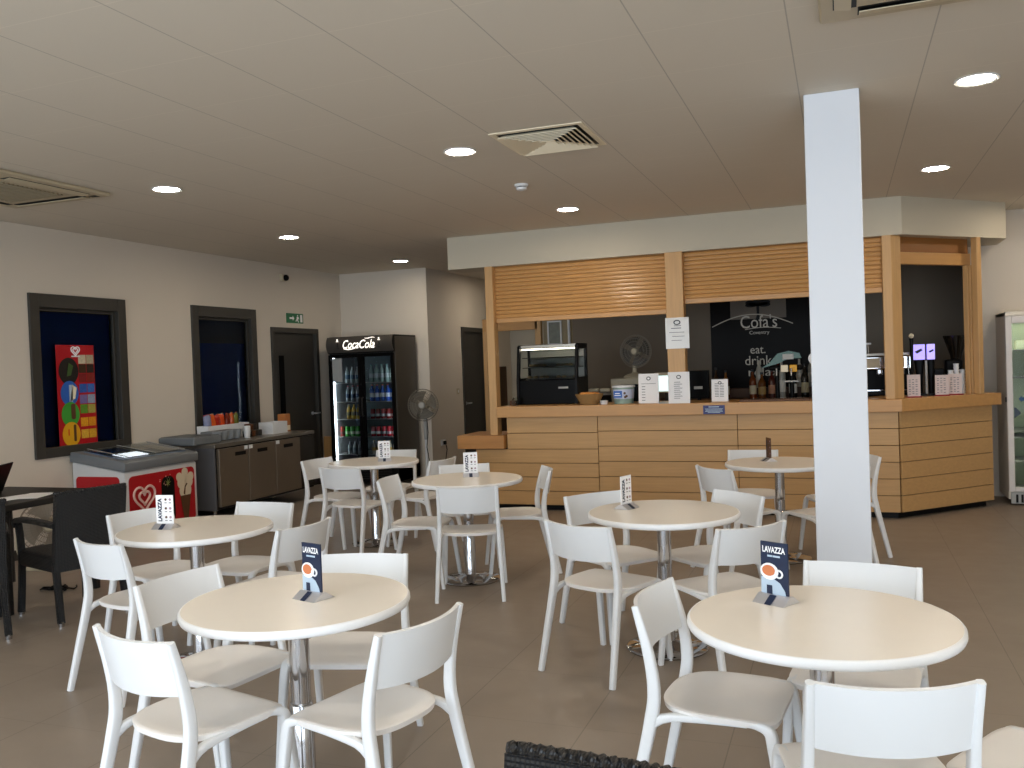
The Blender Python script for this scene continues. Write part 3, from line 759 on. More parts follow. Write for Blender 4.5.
# beer font with green badge, chrome tray
bf = thing('beer_font', 'beer font with green badge and yellow lens on the bar', 'beer tap', (-.52, 9.25, 1.117))
MB().box(-.16, .16, -.06, .06, 0, .02, .004).build('mount_plate', M_chrome, bf)
for x in (-.09, .05): MB().tube([(x, 0, .02), (x, 0, .30)], .022, 14).build('font_column', M_blackg, bf, True)
MB().box(-.17, .16, -.03, .03, .29, .345, .02).build('font_crossbar', M_blackg, bf, True)
MB().prism([(-.24, .05), (-.16, .10), (-.08, .19), (.03, .215), (.13, .19), (.15, .14), (.02, .135), (-.08, .09)], -.012, .012).rot(pi/2, 'X').move((0, -.03, .27)).build('green_badge', mat('badge_green', '#2b5546', .3), bf)
MB().box(-.03, .075, -.05, -.03, .40, .455, .003).build('badge_plate', M_lgrey, bf)
for x in (-.015, .07): MB().box(x-.035, x+.035, -.055, -.035, .275, .345, .006).build('brand_lens', M_cream if x < 0 else M_yellow, bf)
for x in (-.09, .05): MB().tube([(x, -.03, .31), (x, -.07, .31), (x, -.075, .24)], .008, 8).build('tap_spout', M_chrome, bf, True)
MB().box(-.02, .12, -.075, -.03, .175, .19, .003).build('drip_shelf', M_lgrey, bf)
dt = thing('drip_tray', 'long brown and chrome drip tray under the beer font', 'drip tray', (-.62, 9.0, 1.117))
MB().box(-.33, .33, -.10, .10, 0, .02, .004).build('tray', M_brown, dt)
b = MB()
for i in range(24): b.box(-.31+i*.026, -.31+i*.026+.012, -.085, .085, .02, .024)
b.build('grid', M_brown, dt)
wb = thing('hand_pull', 'round white badge beer pump partly behind the white column', 'beer tap', (-.25, 9.35, 1.117))
MB().tube([(0, 0, 0), (0, 0, .36)], [.025, .018], 14).build('pump_column', M_black, wb, True)
MB().lathe([(0, 0), (.062, 0), (.062, .016), (.05, .022), (0, .022)], (0, -.02, .40), 28, 'Y').build('round_badge', M_card, wb, True)
MB().lathe([(0, 0), (.02, 0), (.026, .1), (.02, .2), (0, .2)], (0.05, .05, .12), 14).build('handle', M_cream, wb, True)

# coffee machine right of the column ---------------------------------
cm = thing('coffee_machine', 'chrome and black espresso machine behind the corner post', 'coffee machine', (.36, 9.84, 1.117))
MB().box(-.36, .30, -.2, .25, 0, .05, .01).build('drip_base', M_black, cm)
MB().box(-.36, .30, -.215, -.05, .05, .06).build('cup_grid', M_chrome, cm)
MB().box(-.36, .30, .02, .25, .05, .26, .01).build('back_body', M_blackg, cm)
MB().box(-.36, .30, -.17, .25, .26, .40, .015).build('top_body', M_chrome, cm)
for x in (-.29, -.07, .16): MB().box(x-.09, x+.07, -.178, -.17, .28, .38, .004).build('control_panel', M_beige, cm)
for x in (-.2, .0, .2):
    MB().lathe([(0, 0), (.035, 0), (.035, .05), (0, .05)], (x, -.1, .21), 18).build('group_head', M_chrome, cm, True)
    MB().tube([(x, -.13, .215), (x, -.25, .205)], [.012, .016], 10).build('filter_handle', M_black, cm, True)
for x in (-.33, .26): MB().tube([(x, -.17, .32), (x, -.22, .30), (x+.01, -.23, .12)], .006, 8).build('steam_wand', M_chrome, cm, True)
MB().box(-.34, .28, -.1, .22, .40, .43, .004).build('cup_rail', M_steel, cm)
MB().tube([(-.10, 0, .43), (-.10, 0, .53)], .006, 8).build('steam_valve_stem', M_chrome, cm, True)
MB().box(-.13, -.07, -.02, .02, .52, .54, .006).build('valve_cap', M_white, cm)
tag(MB().box(0, .66, 10.05, 10.10, 1.0, 1.117).build('machine_riser', M_dgrey), 'dark riser carrying the back of the espresso machine', 'riser')
pf = thing('beer_tap', 'pair of dark beer taps with glowing violet displays', 'beer tap', (.76, 9.50, 1.117))
for x, wd in ((-.05, .105), (.055, .07)):
    MB().box(x-wd/2, x+wd/2, -.02, .02, .35, .50, .004).build('lit_display', M_violet, pf)
    MB().bar([(x+.02*(1 if x > 0 else -1)*0, .01, 0), (x, .01, .16), (x, .01, .35)], [(.045, .05), (.05, .06), (wd*.9, .05)], (1, 0, 0), 3).build('tap_column', M_blackg, pf, True)
MB().box(.0, .018, -.03, -.01, .0, .34).build('front_strip', M_lgrey, pf)
MB().plate([(-.09, .43), (-.03, .46), (-.02, .44), (-.07, .41)], (0, -.021, 0), XR, ZU).build('bird_mark', M_ink, pf)
MB().plate([(.035, .43), (.075, .45), (.08, .435), (.045, .415)], (0, -.021, 0), XR, ZU).build('bird_mark', M_ink, pf)
MB().box(-.1, .1, -.06, .06, -.0, .02).build('mount_plate', M_black, pf)
ht = thing('beer_tap', 'tall black tap with a white knob left of the violet displays', 'beer tap', (.64, 9.42, 1.117))
MB().tube([(0, 0, 0), (0, 0, .42), (0, 0, .56)], [.012, .014, .02], 12).build('tap_column', M_black, ht, True)
MB().sphere((0, 0, .585), .024).build('knob', M_cream, ht, True)
gr = thing('coffee_grinder', 'black coffee grinder with a wide cone hopper', 'coffee grinder', (1.07, 10.0, 1.117))
MB().box(-.12, .08, -.10, .10, 0, .1, .01).build('base', M_black, gr)
MB().box(-.09, .07, -.09, .09, .1, .34, .02).build('grinder_body', M_blackg, gr)
MB().lathe([(0, .33), (.05, .33), (.055, .38), (.115, .56), (.118, .58), (0, .585)], (0.02, 0, 0), 28).build('hopper', mat('hopper', '#15110d', .12), gr, True)
MB().box(-.19, -.1, -.10, .0, .12, .25, .01).build('doser', M_black, gr)
for i, (x, y, w_, h, lab) in enumerate(((.63, 9.12, .115, .215, 'pinkish price card in a stand, nearest the corner post'), (.89, 9.34, .12, .20, 'pinkish price card in a stand, second from the corner post'), (1.02, 9.48, .12, .205, 'pinkish price card in a stand, nearest the end post'))):
    t = thing('price_card', lab, 'card', (x, y, 1.117), radians(10), 'price cards on the angled counter')
    MB().box(-w_/2, w_/2, -.003, .003, .008, h).build('card', M_pinkc, t)
    MB().box(-w_/2-.005, w_/2+.005, -.03, .03, 0, .012, .002).build('holder_base', M_redd, t)
    marks([(-.045+.03*(k % 3), .03+.022*(k//3)+.004*(k % 2), .018, .006) for k in range(21)], M_inkg, t, (0, -.0032, 0))
for x, y, h, lab in ((.99, 9.56, .24, 'white paper cup sleeve tube behind the middle price card'), (1.05, 9.65, .30, 'tallest white paper tube behind the right price card'), (1.11, 9.72, .26, 'white paper tube nearest the end post')):
    t = thing('cup_stack', lab, 'cup stack', (x, y, 1.117), 0, 'stacks of white cups at the bar corner')
    b = MB()
    for k in range(int(h/.03)): b.lathe([(0, k*.03), (.022, k*.03), (.026, k*.03+.028), (.026, k*.03+.0299), (0, k*.03+.0299)], (0, 0, 0), 16)
    b.build('cups', M_white, t, True)
tag(MB().box(1.16, 1.30, 9.72, 9.83, 1.117, 1.155, .006).build('napkin_pack', M_white), 'flat white pack lying by the end post', 'napkins')

# things seen deep in the kitchen at the left
tw = thing('oak_doorframe', 'oak door frame deep in the kitchen behind the food counter', 'door frame', (-4.35, 11.95, 0))
MB().box(-.52, .32, -.04, .04, 2.06, 2.24, .004).build('lintel', M_oaktop, tw)
MB().box(.28, .37, -.04, .04, 0, 2.2, .004).build('frame_post', M_oakz, tw); MB().box(-.52, -.46, -.04, .04, 0, 2.06, .004).build('frame_post', M_oakz, tw)
struct(MB().box(-3.97, -3.53, 12.0, 12.08, 0, H).build('wall_kitchen_pier', mat('pier', '#9a8a6c', .6, var=.03)))
for z, lab in ((1.83, 'framed print high on the beige pier in the kitchen'), (1.50, 'framed print low on the beige pier, seen through the display case')):
    t = thing('framed_print', lab, 'picture', (-3.80, 12.0, z))
    b = MB()
    for a in ((-.105, -.085, 0, .34), (.085, .105, 0, .34), (-.085, .085, 0, .02), (-.085, .085, .32, .34)): b.box(a[0], a[1], -.02, 0, a[2], a[3])
    b.build('frame', M_white, t); MB().box(-.085, .085, -.008, 0, .02, .32).build('print', mat('print', '#6f7266', .3, var=.5, vscale=14), t)
tag(MB().tube([(-3.57, 11.93, 0), (-3.57, 11.93, 2.9)], .02, 12).build('white_pipe', M_white, None, True), 'white vertical pipe beside the beige pier', 'pipe')
tag(MB().box(-4.52, -4.36, 11.2, 11.5, 0, 1.55, .01).build('cabinet', M_brown), 'tall dark brown cabinet left of the display case', 'cabinet')

# ------------------------------------------------------------------ drinks cooler (two glass doors)
CX0, CX1, CY0, CY1 = -6.61, -5.60, 10.52, 11.2
ck = thing('drinks_cooler', 'tall black two-door drinks cooler with lit white script header', 'drinks cooler', ((CX0+CX1)/2, CY0, 0))
cw = (CX1-CX0)/2; cd = CY1-CY0
MB().box(-cw, -cw+.03, .05, cd, .05, 2.01, .004).build('side_panel', M_black, ck)
MB().box(cw-.03, cw, .05, cd, .05, 2.01, .004).build('side_panel', mat('cooler_side', '#4b453d', .4), ck)
MB().box(-cw+.03, cw-.03, cd-.03, cd, .05, 2.01).build('back_panel', M_black, ck)
MB().box(-cw+.03, cw-.03, cd-.04, cd-.03, .30, 1.78).build('liner_back', mat('cooler_liner', '#5d6a6c', .5), ck)
MB().box(-cw+.03, -cw+.035, .05, cd-.04, .30, 1.78).build('liner_side', M_white, ck)
MB().box(-cw, cw, .03, cd, .05, .30, .006).build('plinth_grille', M_black, ck)
b = MB()
for i in range(6): b.box(-cw+.1, cw-.1, .02, .03, .09+i*.03, .10+i*.03)
b.build('grille_slats', M_dgrey, ck)
for sx in (-1, 1):
    for yy in (.1, cd-.1): MB().lathe([(0, 0), (.025, 0), (.025, .05), (0, .05)], (sx*(cw-.08), yy, 0), 14).build('foot', M_dgrey, ck, True)
MB().box(-cw+.03, cw-.03, .05, cd-.03, 1.78, 1.82).build('liner_top', M_dgrey, ck)
b = MB().slab(lambda u, v_: (-cw+2*cw*u, -.035*math.sin(pi*v_)+.01, 1.82+.205*v_), 2, 12, .02); b.build('header_panel', mat('cooler_header', '#4a4540', .3), ck, True)
MB().box(-cw, cw, .012, .06, 1.80, 2.03, .004).build('header_box', M_black, ck)
MB().box(-cw, cw, .05, cd, 2.01, 2.035, .004).build('roof_panel', M_dgrey, ck)
M_glow = mat('logo_glow', '#ffffff', .4, emit='#fff6e6', es=1.6)
hy = -.0365
lettering('Coca', M_glow, ck, (-.115, hy-.003, 1.925), XR, ZU, .245, .115, .35, .006)
lettering('Cola', M_glow, ck, (.135, hy-.003, 1.922), XR, ZU, .235, .115, .35, .006)
b = MB()
b.tube([(-.23+.012*i, hy-.004, 1.866-.012*sin(pi*i/15)+.004*i/15) for i in range(16)], [.002+.004*sin(pi*i/15) for i in range(16)], 6)
b.tube([(.10+.0105*i, hy-.004, 2.002-.006*sin(pi*2*i/15)) for i in range(16)], [.002+.003*sin(pi*i/15) for i in range(16)], 6)
b.tube([(.000, hy-.004, 1.925), (.022, hy-.004, 1.927)], .005, 6)
b.build('script_swash', M_glow, ck, True)
for sx in (-1, 1):
    x = sx*.32
    b = MB().lathe([(0, 0), (.012, 0), (.013, .05), (.005, .08), (.005, .105), (0, .105)], (x, hy-.002, 1.865), 12); b.build('bottle_emblem', M_dgrey, ck, True)
    MB().box(x-.014, x+.014, hy-.016, hy-.002, 1.965, 1.972).build('emblem_bar', M_glow, ck); MB().box(x-.006, x+.006, hy-.016, hy-.002, 1.978, 2.0).build('emblem_cap', M_glow, ck)
for k, (x0, x1) in enumerate(((-cw+.005, -.003), (.003, cw-.005))):
    d = MB(); z0, z1, t = .30, 1.79, .042
    for a in ((x0, x0+t, z0, z1), (x1-t, x1, z0, z1), (x0+t, x1-t, z0, z0+t), (x0+t, x1-t, z1-t, z1)): d.box(a[0], a[1], 0, .045, a[2], a[3], .003, 1)
    dr = d.build('cooler_door', M_blackg, ck)
    MB().box(x0+t, x1-t, .015, .02, z0+t, z1-t).build('door_glass', M_glass, dr)
    hx = x1-.02 if k == 0 else x0+.02
    MB().bar([(hx, 0, .95), (hx, -.035, .98), (hx, -.035, 1.17), (hx, 0, 1.2)], (.018, .018), (1, 0, 0), 3).build('door_handle', M_dgrey, dr, True)
MB().box(-cw+.06, -cw+.21, .012, .015, 1.42, 1.74).build('notice_sheet', M_lgrey, ck)
MB().box(-cw+.037, -cw+.055, .06, .08, .33, 1.76).build('light_tube', mat('cooler_tube', '#fff', emit='#e8f2ff', es=9), ck)
MB().box(cw-.05, cw-.036, .06, .075, .33, 1.76).build('light_tube', mat('cooler_tube2', '#fff', emit='#e8f2ff', es=8), ck)
SHZ = [.42, .66, .90, 1.14, 1.40]
for z in SHZ: MB().box(-cw+.036, cw-.036, .09, cd-.05, z-.008, z).build('wire_shelf', M_lgrey, ck)
def can(name, h, r, col, band, neck):
    t = thing(name, '', 'drink', (0, 0, 0))
    if neck: pr = [(0, 0), (r*.9, 0), (r, .01), (r, h*.6), (r*.85, h*.7), (r*.38, h*.86), (r*.38, h*.97), (0, h*.97)]
    else: pr = [(0, 0), (r*.85, 0), (r, .01), (r, h*.92), (r*.8, h), (0, h)]
    MB().lathe(pr, (0, 0, 0), 16).build('container', mat('cc_'+col, col, .22), t, True)
    if band: MB().lathe([(r*1.003, h*.25), (r*1.015, h*.25), (r*1.015, h*.5), (r*1.003, h*.5)], (0, 0, 0), 16).build('label_band', mat('cb_'+band, band, .4), t, True)
    if neck: MB().lathe([(0, h*.95), (r*.42, h*.95), (r*.42, h), (0, h)], (0, 0, 0), 12).build('cap', mat('cap_'+neck, neck, .4), t, True)
    return t
ROWS = [  # shelf, side, kind, h, r, colours, label
 (4, 0, 'water_bottle', .22, .032, '#b9c6c8', '#5f7f9a', '#d8dde0', 'clear water bottle on the top shelf behind the left cooler door'),
 (4, 1, 'water_bottle', .24, .033, '#9fb9b2', '#d6e3e0', '#7fb0a8', 'clear greenish bottle on the top shelf behind the right cooler door'),
 (3, 0, 'water_bottle', .22, .032, '#a9b4bd', '#3d5577', '#c23', 'clear bottle with a dark label on the second shelf behind the left cooler door'),
 (3, 1, 'soft_drink_bottle', .225, .033, '#2a57b5', '#dfe6f2', '#d2601c', 'blue drink bottle on the second shelf behind the right cooler door'),
 (2, 0, 'juice_bottle', .20, .033, '#c9a227', '#6b5a12', '#d9c23a', 'yellow juice bottle on the middle shelf behind the left cooler door'),
 (2, 1, 'drink_can', .135, .033, '#8f2020', '#d8d2cc', None, 'dark red can on the middle shelf behind the right cooler door'),
 (1, 0, 'drink_can', .14, .033, '#3fae3a', '#c8e6b4', None, 'green can on the fourth shelf behind the left cooler door'),
 (1, 1, 'drink_can', .135, .033, '#d02636', '#f0d6d6', None, 'bright red can on the fourth shelf behind the right cooler door'),
 (0, 0, 'water_bottle', .17, .032, '#aeb9bb', '#88979c', '#c4cbcc', 'small clear bottle on the bottom shelf behind the left cooler door'),
 (0, 1, 'water_bottle', .18, .033, '#b6ad98', '#b8954a', '#c9a03a', 'small pale bottle on the bottom shelf behind the right cooler door')]
for sh, side, nm, h, r, c1, c2, nk, lab in ROWS:
    base = None
    xs = [-.30+.078*i for i in range(4)] if side == 0 else [.075+.08*i for i in range(5)]
    if nm == 'drink_can' and side == 0: xs = [-.33+.08*i for i in range(4)]
    for x in xs:
        L = ((CX0+CX1)/2+x, CY0+.16, SHZ[sh]); g = lab.split(' on ')[0]+' row in the cooler'
        if base is None:
            base = can(nm, h, r, c1, c2, nk); base.location = L; base['label'] = lab; base['group'] = g
        else: dup(base, L, random.random()*6, lab, g)
# red cans among the green ones
base = can('drink_can', .14, .033, '#9c2f22', '#5f1d16', None); base.location = ((CX0+CX1)/2-.41, CY0+.16, SHZ[1]); base['label'] = 'brown-red can left of the green cans in the cooler'

tag(MB().box(-6.82, -6.70, 10.66, 10.70, 0, .66, .004).build('wooden_board', M_oakz), 'narrow wooden board leaning left of the drinks cooler', 'board')

# pedestal fan right of the cooler
pf2 = thing('pedestal_fan', 'grey pedestal fan beside the drinks cooler', 'fan', (-5.30, 10.80, 0), radians(6))
MB().lathe([(0, 0), (.19, 0), (.195, .015), (.16, .035), (.05, .05), (.03, .08), (0, .08)], (0, 0, 0), 32).build('base', M_lgrey, pf2, True)
MB().tube([(0, 0, .05), (0, 0, .92)], [.020, .016], 14).build('pole', M_white, pf2, True)
MB().tube([(0, 0, .6), (0, 0, .92)], .024, 14).build('pole_sleeve', M_lgrey, pf2, True)
MB().tube([(.03, -.02, .9), (.045, -.03, .7), (.02, -.03, .5), (.05, -.03, .3), (.04, -.02, .05)], .006, 6).build('cord', M_black, pf2, True)
MB().box(-.03, .03, -.02, .08, .90, 1.0, .01).build('neck', M_lgrey, pf2, True)
fan_head(pf2, (0, -.06, 1.07), .215, .1, 0, M_guard, mat('fan_blade_grey', '#6f685c', .5), mat('fan_hub', '#b8b4ac', .4))

# ------------------------------------------------------------------ stainless counter on the left wall
sc_ = thing('steel_fridge_counter', 'stainless counter fridge with three doors against the left wall', 'counter fridge', (-6.2, 8.52, 0), pi/2)
# local: x along wall (world y), -y toward the room
SW = .93
MB().box(-SW+.016, SW, 0.01, .64, .14, .80, .004).build('carcass', M_dgrey, sc_)
MB().box(-SW, -SW+.015, -.005, .64, .14, .80).build('side_panel', mat('steel_side', '#6a6a6e', .4, .2), sc_)
MB().box(-SW-.01, SW+.01, -.02, .645, .80, .84, .004).build('worktop', M_steel, sc_)
for i in range(3):
    x0 = -SW+.05+i*.50
    d = MB().box(x0, x0+.485, -.03, .01, .17, .785, .006).build('door', M_steeldoor, sc_)
    MB().box(x0+.15 if i == 1 or i == 2 else x0+.26, x0+.33 if i else x0+.44, -.033, -.03, .69, .73).build('handle_recess', M_black, d)
    MB().box((x0+.42 if i == 0 else x0+.0), (x0+.47 if i == 0 else x0+.06), -.036, -.03, .745, .785).build('hinge_cap', M_white, d)
MB().box(SW-.35, SW-.02, -.02, .01, .17, .785, .004).build('compressor_panel', mat('steel_dark', '#3a352e', .45, .6), sc_)
for sx in (-1, 1):
    for yy in (.08, .58): MB().tube([(sx*(SW-.08), yy, 0), (sx*(SW-.08), yy, .14)], .02, 12).build('leg', M_steel, sc_, True)
# on the counter
T = thing('cutlery_tray', 'long grey tray unit with scoop bins at the near end of the steel counter', 'tray', (-6.48, 7.86, .84), pi/2)
MB().box(-.42, .02, -.16, .31, 0, .085, .015).build('shallow_tray', M_grey, T)
MB().box(-.40, .0, -.14, .29, .085, .09).build('tray_well', mat('tray_in', '#565a5e', .5), T)
MB().box(.03, .50, -.02, .14, 0, .11, .012).build('bin_rack', M_grey, T)
for i in range(4):
    x = .09+i*.115
    b = MB().slab(lambda u, v_, x=x: (x+.05*cos(pi+pi*u)*(1-.2*(1-v_)), -.02-.075*math.sin(pi*u)*(.6+.4*v_), .01+.10*v_), 10, 4, .005); b.build('scoop_bin', mat('bin', '#8d9295', .45), T, True)
T = thing('white_tub', 'long white storage box against the wall on the steel counter', 'box', (-6.72, 8.42, .84), pi/2)
b = MB()
for a in ((-.36, .36, -.08, -.072), (-.36, .36, .072, .08)): b.box(a[0], a[1], a[2], a[3], 0, .16)
b.box(-.36, -.352, -.072, .072, 0, .16); b.box(.352, .36, -.072, .072, 0, .16); b.box(-.352, .352, -.072, .072, 0, .10)
b.build('box_shell', M_white, T)
SNK = ['#c8401c', '#d8602a', '#a8281c', '#d04a20', '#7a2a1a', '#c85a22', '#6b7030']
for i in range(7):
    x = 8.16+i*.082+random.uniform(-.012, .012)
    t = thing('snack_bag', '%s snack bag standing in the white box, %s' % (['silver-blue', 'orange', 'red', 'bright orange', 'dark red', 'amber', 'olive green'][i], ['nearest the trays', 'beside the silver-blue one', 'third along', 'in the middle', 'fifth along', 'second from the far end', 'at the far end'][i]), 'snack', (-6.72, x, .93+random.uniform(0, .02)), pi/2+radians(random.uniform(-25, 25)), 'snack bags in the white box')
    t.rotation_euler.y = radians(random.uniform(-14, 14))
    def fn(u, v_): return None
    b = MB(); bb = bmesh.new(); bmesh.ops.create_uvsphere(b.bm, u_segments=12, v_segments=10, radius=1)
    for v in b.bm.verts:
        p = v.co; q = max(abs(p.x), abs(p.z), 1e-3); s_ = math.hypot(p.x, p.z)/q if q else 1
        v.co = V((p.x*.052*s_, p.y*.03, .09+p.z*.09*s_)) + V((random.uniform(-.004, .004),)*3)
    b.build('bag', mat('bag%d' % i, '#8a90b0' if i == 0 else SNK[i], .25, var=.3, vscale=25), t, True)
    MB().box(-.05, .05, -.002, .002, .165, .185).build('seal', mat('seal%d' % i, '#c9b9a0' if i % 2 else '#a03020', .3), t)
T = thing('white_cup', 'stack of white paper cups by the scoop bins', 'cup stack', (-6.40, 8.42, .84))
b = MB()
for k in range(4): b.lathe([(0, k*.02), (.030, k*.02), (.041, k*.02+.075), (.041, k*.02+.078), (0, k*.02+.07)], (0, 0, 0), 20)
b.build('cups', M_white, T, True)
for i in range(6):
    x, z = 8.56+.062*(i % 4)+.03*(i//4), .84+.075*(i//4)
    tag(MB().box(-6.50-.05, -6.50+.05, x-.027, x+.027, z, z+.072, .008).rot(radians(random.uniform(-8, 8)), 'Z', (-6.5, x, z)).build('sauce_box', mat('sauce%d' % (i % 3), ['#1d1712', '#5a3418', '#2f2a26'][i % 3], .4, var=.4, vscale=30)), 'small dark carton heaped between the cups and the white caddy', 'carton', 'dark cartons on the steel counter')
T = thing('white_caddy', 'white open caddy near the far end of the steel counter', 'caddy', (-6.50, 9.06, .84), pi/2)
b = MB()
for a in ((-.15, .15, -.10, -.092), (-.15, .15, .092, .10), (-.15, -.142, -.092, .092), (.142, .15, -.092, .092)): b.box(a[0], a[1], a[2], a[3], 0, .14)
b.box(-.142, .142, -.092, .092, 0, .02); b.build('caddy_shell', M_white, T)
T = thing('card_box', 'orange-brown upright card box at the far end of the steel counter', 'box', (-6.50, 9.29, .84), pi/2)
MB().box(-.05, .06, -.05, .06, 0, .22, .004).build('carton', mat('carton', '#b5713a', .5), T); MB().box(-.04, .05, -.052, -.05, .02, .08).build('label', M_cream, T)

# ------------------------------------------------------------------ ice cream chest freezer
fz = thing('ice_cream_freezer', 'red and white ice cream chest freezer with sliding glass lids', 'freezer', (-6.2, 6.835, 0), pi/2)
FW = .485; dp = .63
sidep = [(-.0, .06), (dp, .06), (dp, .80), (0, .70)]
def yzprism(pts, x0, x1, bev=0):
    b = MB().prism([(p[0], p[1]) for p in pts], 0, x1-x0, bev)
    # plan (y,z) -> world: x' = extrude
    for v in b.bm.verts: v.co = V((x0+v.co.z, v.co.x, v.co.y))
    bmesh.ops.recalc_face_normals(b.bm, faces=b.bm.faces[:])
    return b
yzprism(sidep, -FW, FW, .02).build('cabinet', mat('freezer_white', '#cfcfd0', .35), fz, True)
yzprism([(-.015, .705), (dp+.01, .80), (dp+.01, .885), (dp-.03, .892), (.0, .80), (-.02, .785)], -FW-.012, FW+.012, .008).build('lid_surround', mat('freezer_grey', '#73777b', .4), fz, True)
sl = (.885-.797)/dp
def onlid(x0, x1, y0, y1, m, nm, dz=.004, par=fz):
    b = MB(); bb = bmesh.new()
    vs = [bb.verts.new((x, y, .800+(y)*(.092/.60)+dz+q)) for q in (0, .004) for x, y in ((x0, y0), (x1, y0), (x1, y1), (x0, y1))]
    for f in ((3, 2, 1, 0), (4, 5, 6, 7), (0, 1, 5, 4), (1, 2, 6, 5), (2, 3, 7, 6), (3, 0, 4, 7)): bb.faces.new([vs[i] for i in f])
    b._add(bb); return b.build(nm, m, par)
onlid(-FW+.07, FW-.07, .07, dp-.08, mat('freezer_dark', '#6a7f9e', .3), 'freezer_well', .000)
onlid(-FW+.10, -.05, .36, .50, M_bluep, 'blue_packs', .005); onlid(-.03, .16, .30, .48, M_lgrey, 'pale_packs', .005); onlid(.2, .36, .12, .45, mat('packs', '#b7b0a8', .4, var=.3, vscale=30), 'pale_packs', .005)
onlid(-FW+.14, -.04, .12, .27, mat('lid_reflection', '#ffffff', emit='#f2f6ff', es=1.6), 'painted_reflection', .005)  # glowing patch stands in for the bright reflection on the glass lid
onlid(-FW+.075, .01, .075, dp-.085, M_glass, 'glass_lid', .012)
onlid(-.01, FW-.075, .075, dp-.085, M_glass, 'glass_lid', .018)
for x in (-FW+.12, .0, FW-.09): onlid(x-.008, x+.008, .07, dp-.08, M_lgrey, 'lid_rail', .023)
MB().plate(rrect(-FW+.045, FW-.045, .12, .655, .05), (0, -.0015, 0), XR, ZU, .003).build('front_graphic', M_red, fz)
MB().plate(rrect(.05, dp-.06, .12, .66, .04), (-FW-.0005, 0, 0), (0, -1, 0), ZU, .003).move((0, dp, 0)).build('side_graphic', M_red, fz)
heart_line(fz, (0, -.008, 0), XR, ZU, -.255, .44, .135, .012, mat('heart_pink', '#e8c4bc', .4), rings=(1., .5))
b = MB()
for i in range(16): b.plate(circ(-.0+random.uniform(-.1, .42), random.uniform(.50, .63), random.uniform(.003, .008), n=8), (0, -.006, 0), XR, ZU)
b.build('sparkle_print', mat('spark', '#e8a89c', .4), fz)
MB().plate(rrect(-.03, .15, .14, .60, .07), (0, -.0055, 0), XR, ZU).build('black_pack_print', M_black, fz)
b = MB()
for a, l in ((20, .05), (60, .07), (100, .06), (140, .05), (200, .05), (260, .04), (320, .04)):
    b.plate([(.06+.006*sin(radians(a)), .53-.006*cos(radians(a))), (.06+l*cos(radians(a)), .53+l*sin(radians(a))), (.06-.006*sin(radians(a)), .53+.006*cos(radians(a)))], (0, -.0068, 0), XR, ZU)
b.build('leaf_print', mat('leafy', '#7f8a4a', .5), fz)
b = MB()
for cx, cz, r in ((.30, .55, .055), (.25, .51, .06), (.35, .51, .06), (.30, .43, .085), (.38, .56, .045), (.22, .57, .045), (.30, .61, .045)): b.plate(circ(cx, cz, r, n=18), (0, -.0055-.0001*r*100, 0), XR, ZU)
b.build('whipped_cream_print', mat('cream_p', '#d8c8ae', .5), fz)
MB().plate([(.27, .40), (.29, .38), (.30, .46), (.33, .49), (.315, .50), (.29, .47)], (0, -.0085, 0), XR, ZU).build('chocolate_drizzle_print', M_brown, fz)
MB().plate([(.225, .38), (.375, .38), (.33, .14), (.27, .14)], (0, -.0065, 0), XR, ZU).build('cone_print', M_brown, fz)
for sx in (-1, 1):
    for yy in (.1, dp-.1): MB().lathe([(0, .0), (.02, .0), (.03, .02), (.03, .06), (0, .06)], (sx*(FW-.1), yy, 0), 12).build('castor', M_black, fz, True)

# ------------------------------------------------------------------ upright glass freezer at right
rf = thing('upright_freezer', 'tall white glass-door freezer cut by the right edge', 'freezer', (1.87, 9.82, 0))
rw = .36; rd = .58
MB().box(-rw, -rw+.035, .04, rd, .06, 1.90, .006).build('side_panel', M_wallw, rf); MB().box(rw-.035, rw, .04, rd, .06, 1.90, .006).build('side_panel', M_wallw, rf)
MB().box(-rw+.035, rw-.035, rd-.03, rd, .06, 1.9).build('back_panel', mat('frz_in', '#c9d3bd', .5), rf)
MB().box(-rw, rw, .0, rd, 1.86, 1.905, .008).build('top_panel', M_wallw, rf)
MB().box(-rw+.035, rw-.035, .04, rd, .06, .14).build('floor_panel', M_wallw, rf)
MB().box(-rw+.02, rw-.02, .02, .05, .02, .13).build('kick_grille', M_lgrey, rf)
b = MB()
for i in range(14): b.box(-rw+.06+i*.045, -rw+.08+i*.045, .014, .02, .03, .11)
b.build('grille_slots', M_black, rf)
d = MB()
for a in ((-rw, -rw+.055, .14, 1.86), (rw-.055, rw, .14, 1.86), (-rw+.055, rw-.055, .14, .185), (-rw+.055, rw-.055, 1.79, 1.86)): d.box(a[0], a[1], -.0, .04, a[2], a[3], .006)
dr = d.build('freezer_door', mat('frz_white', '#d9d3cf', .4), rf)
MB().box(-rw+.055, rw-.055, .012, .018, .185, 1.79).build('door_glass', M_glass, dr)
MB().box(-rw-.012, -rw, .01, .03, 1.02, 1.07, .003).build('lock', M_black, dr)
b = MB().plate([(-.26, 1.05), (-.23, 1.08), (-.23, 1.065), (-.05, 1.065), (-.05, 1.03), (-.23, 1.03), (-.23, 1.015)], (0, .0095, 0), XR, ZU); b.build('blue_arrow_sticker', mat('arrow_blue', '#24527e', .4), dr)
b = MB().plate([(-.30, .86), (-.245, .90), (-.245, .92), (-.28, .96), (-.30, .97)], (0, .0095, 0), XR, ZU); b.build('dark_sticker', mat('stick', '#2b3a48', .4), dr)
for z in (.42, .66, .72, 1.25, 1.52): MB().box(-rw+.04, rw-.04, .07, rd-.04, z, z+.012).build('wire_shelf', M_lgrey, rf)
MB().box(-rw+.037, -rw+.05, .06, .08, .25, 1.75).build('light_tube', mat('frz_tube2', '#fff', emit='#f6ffe8', es=9), rf)
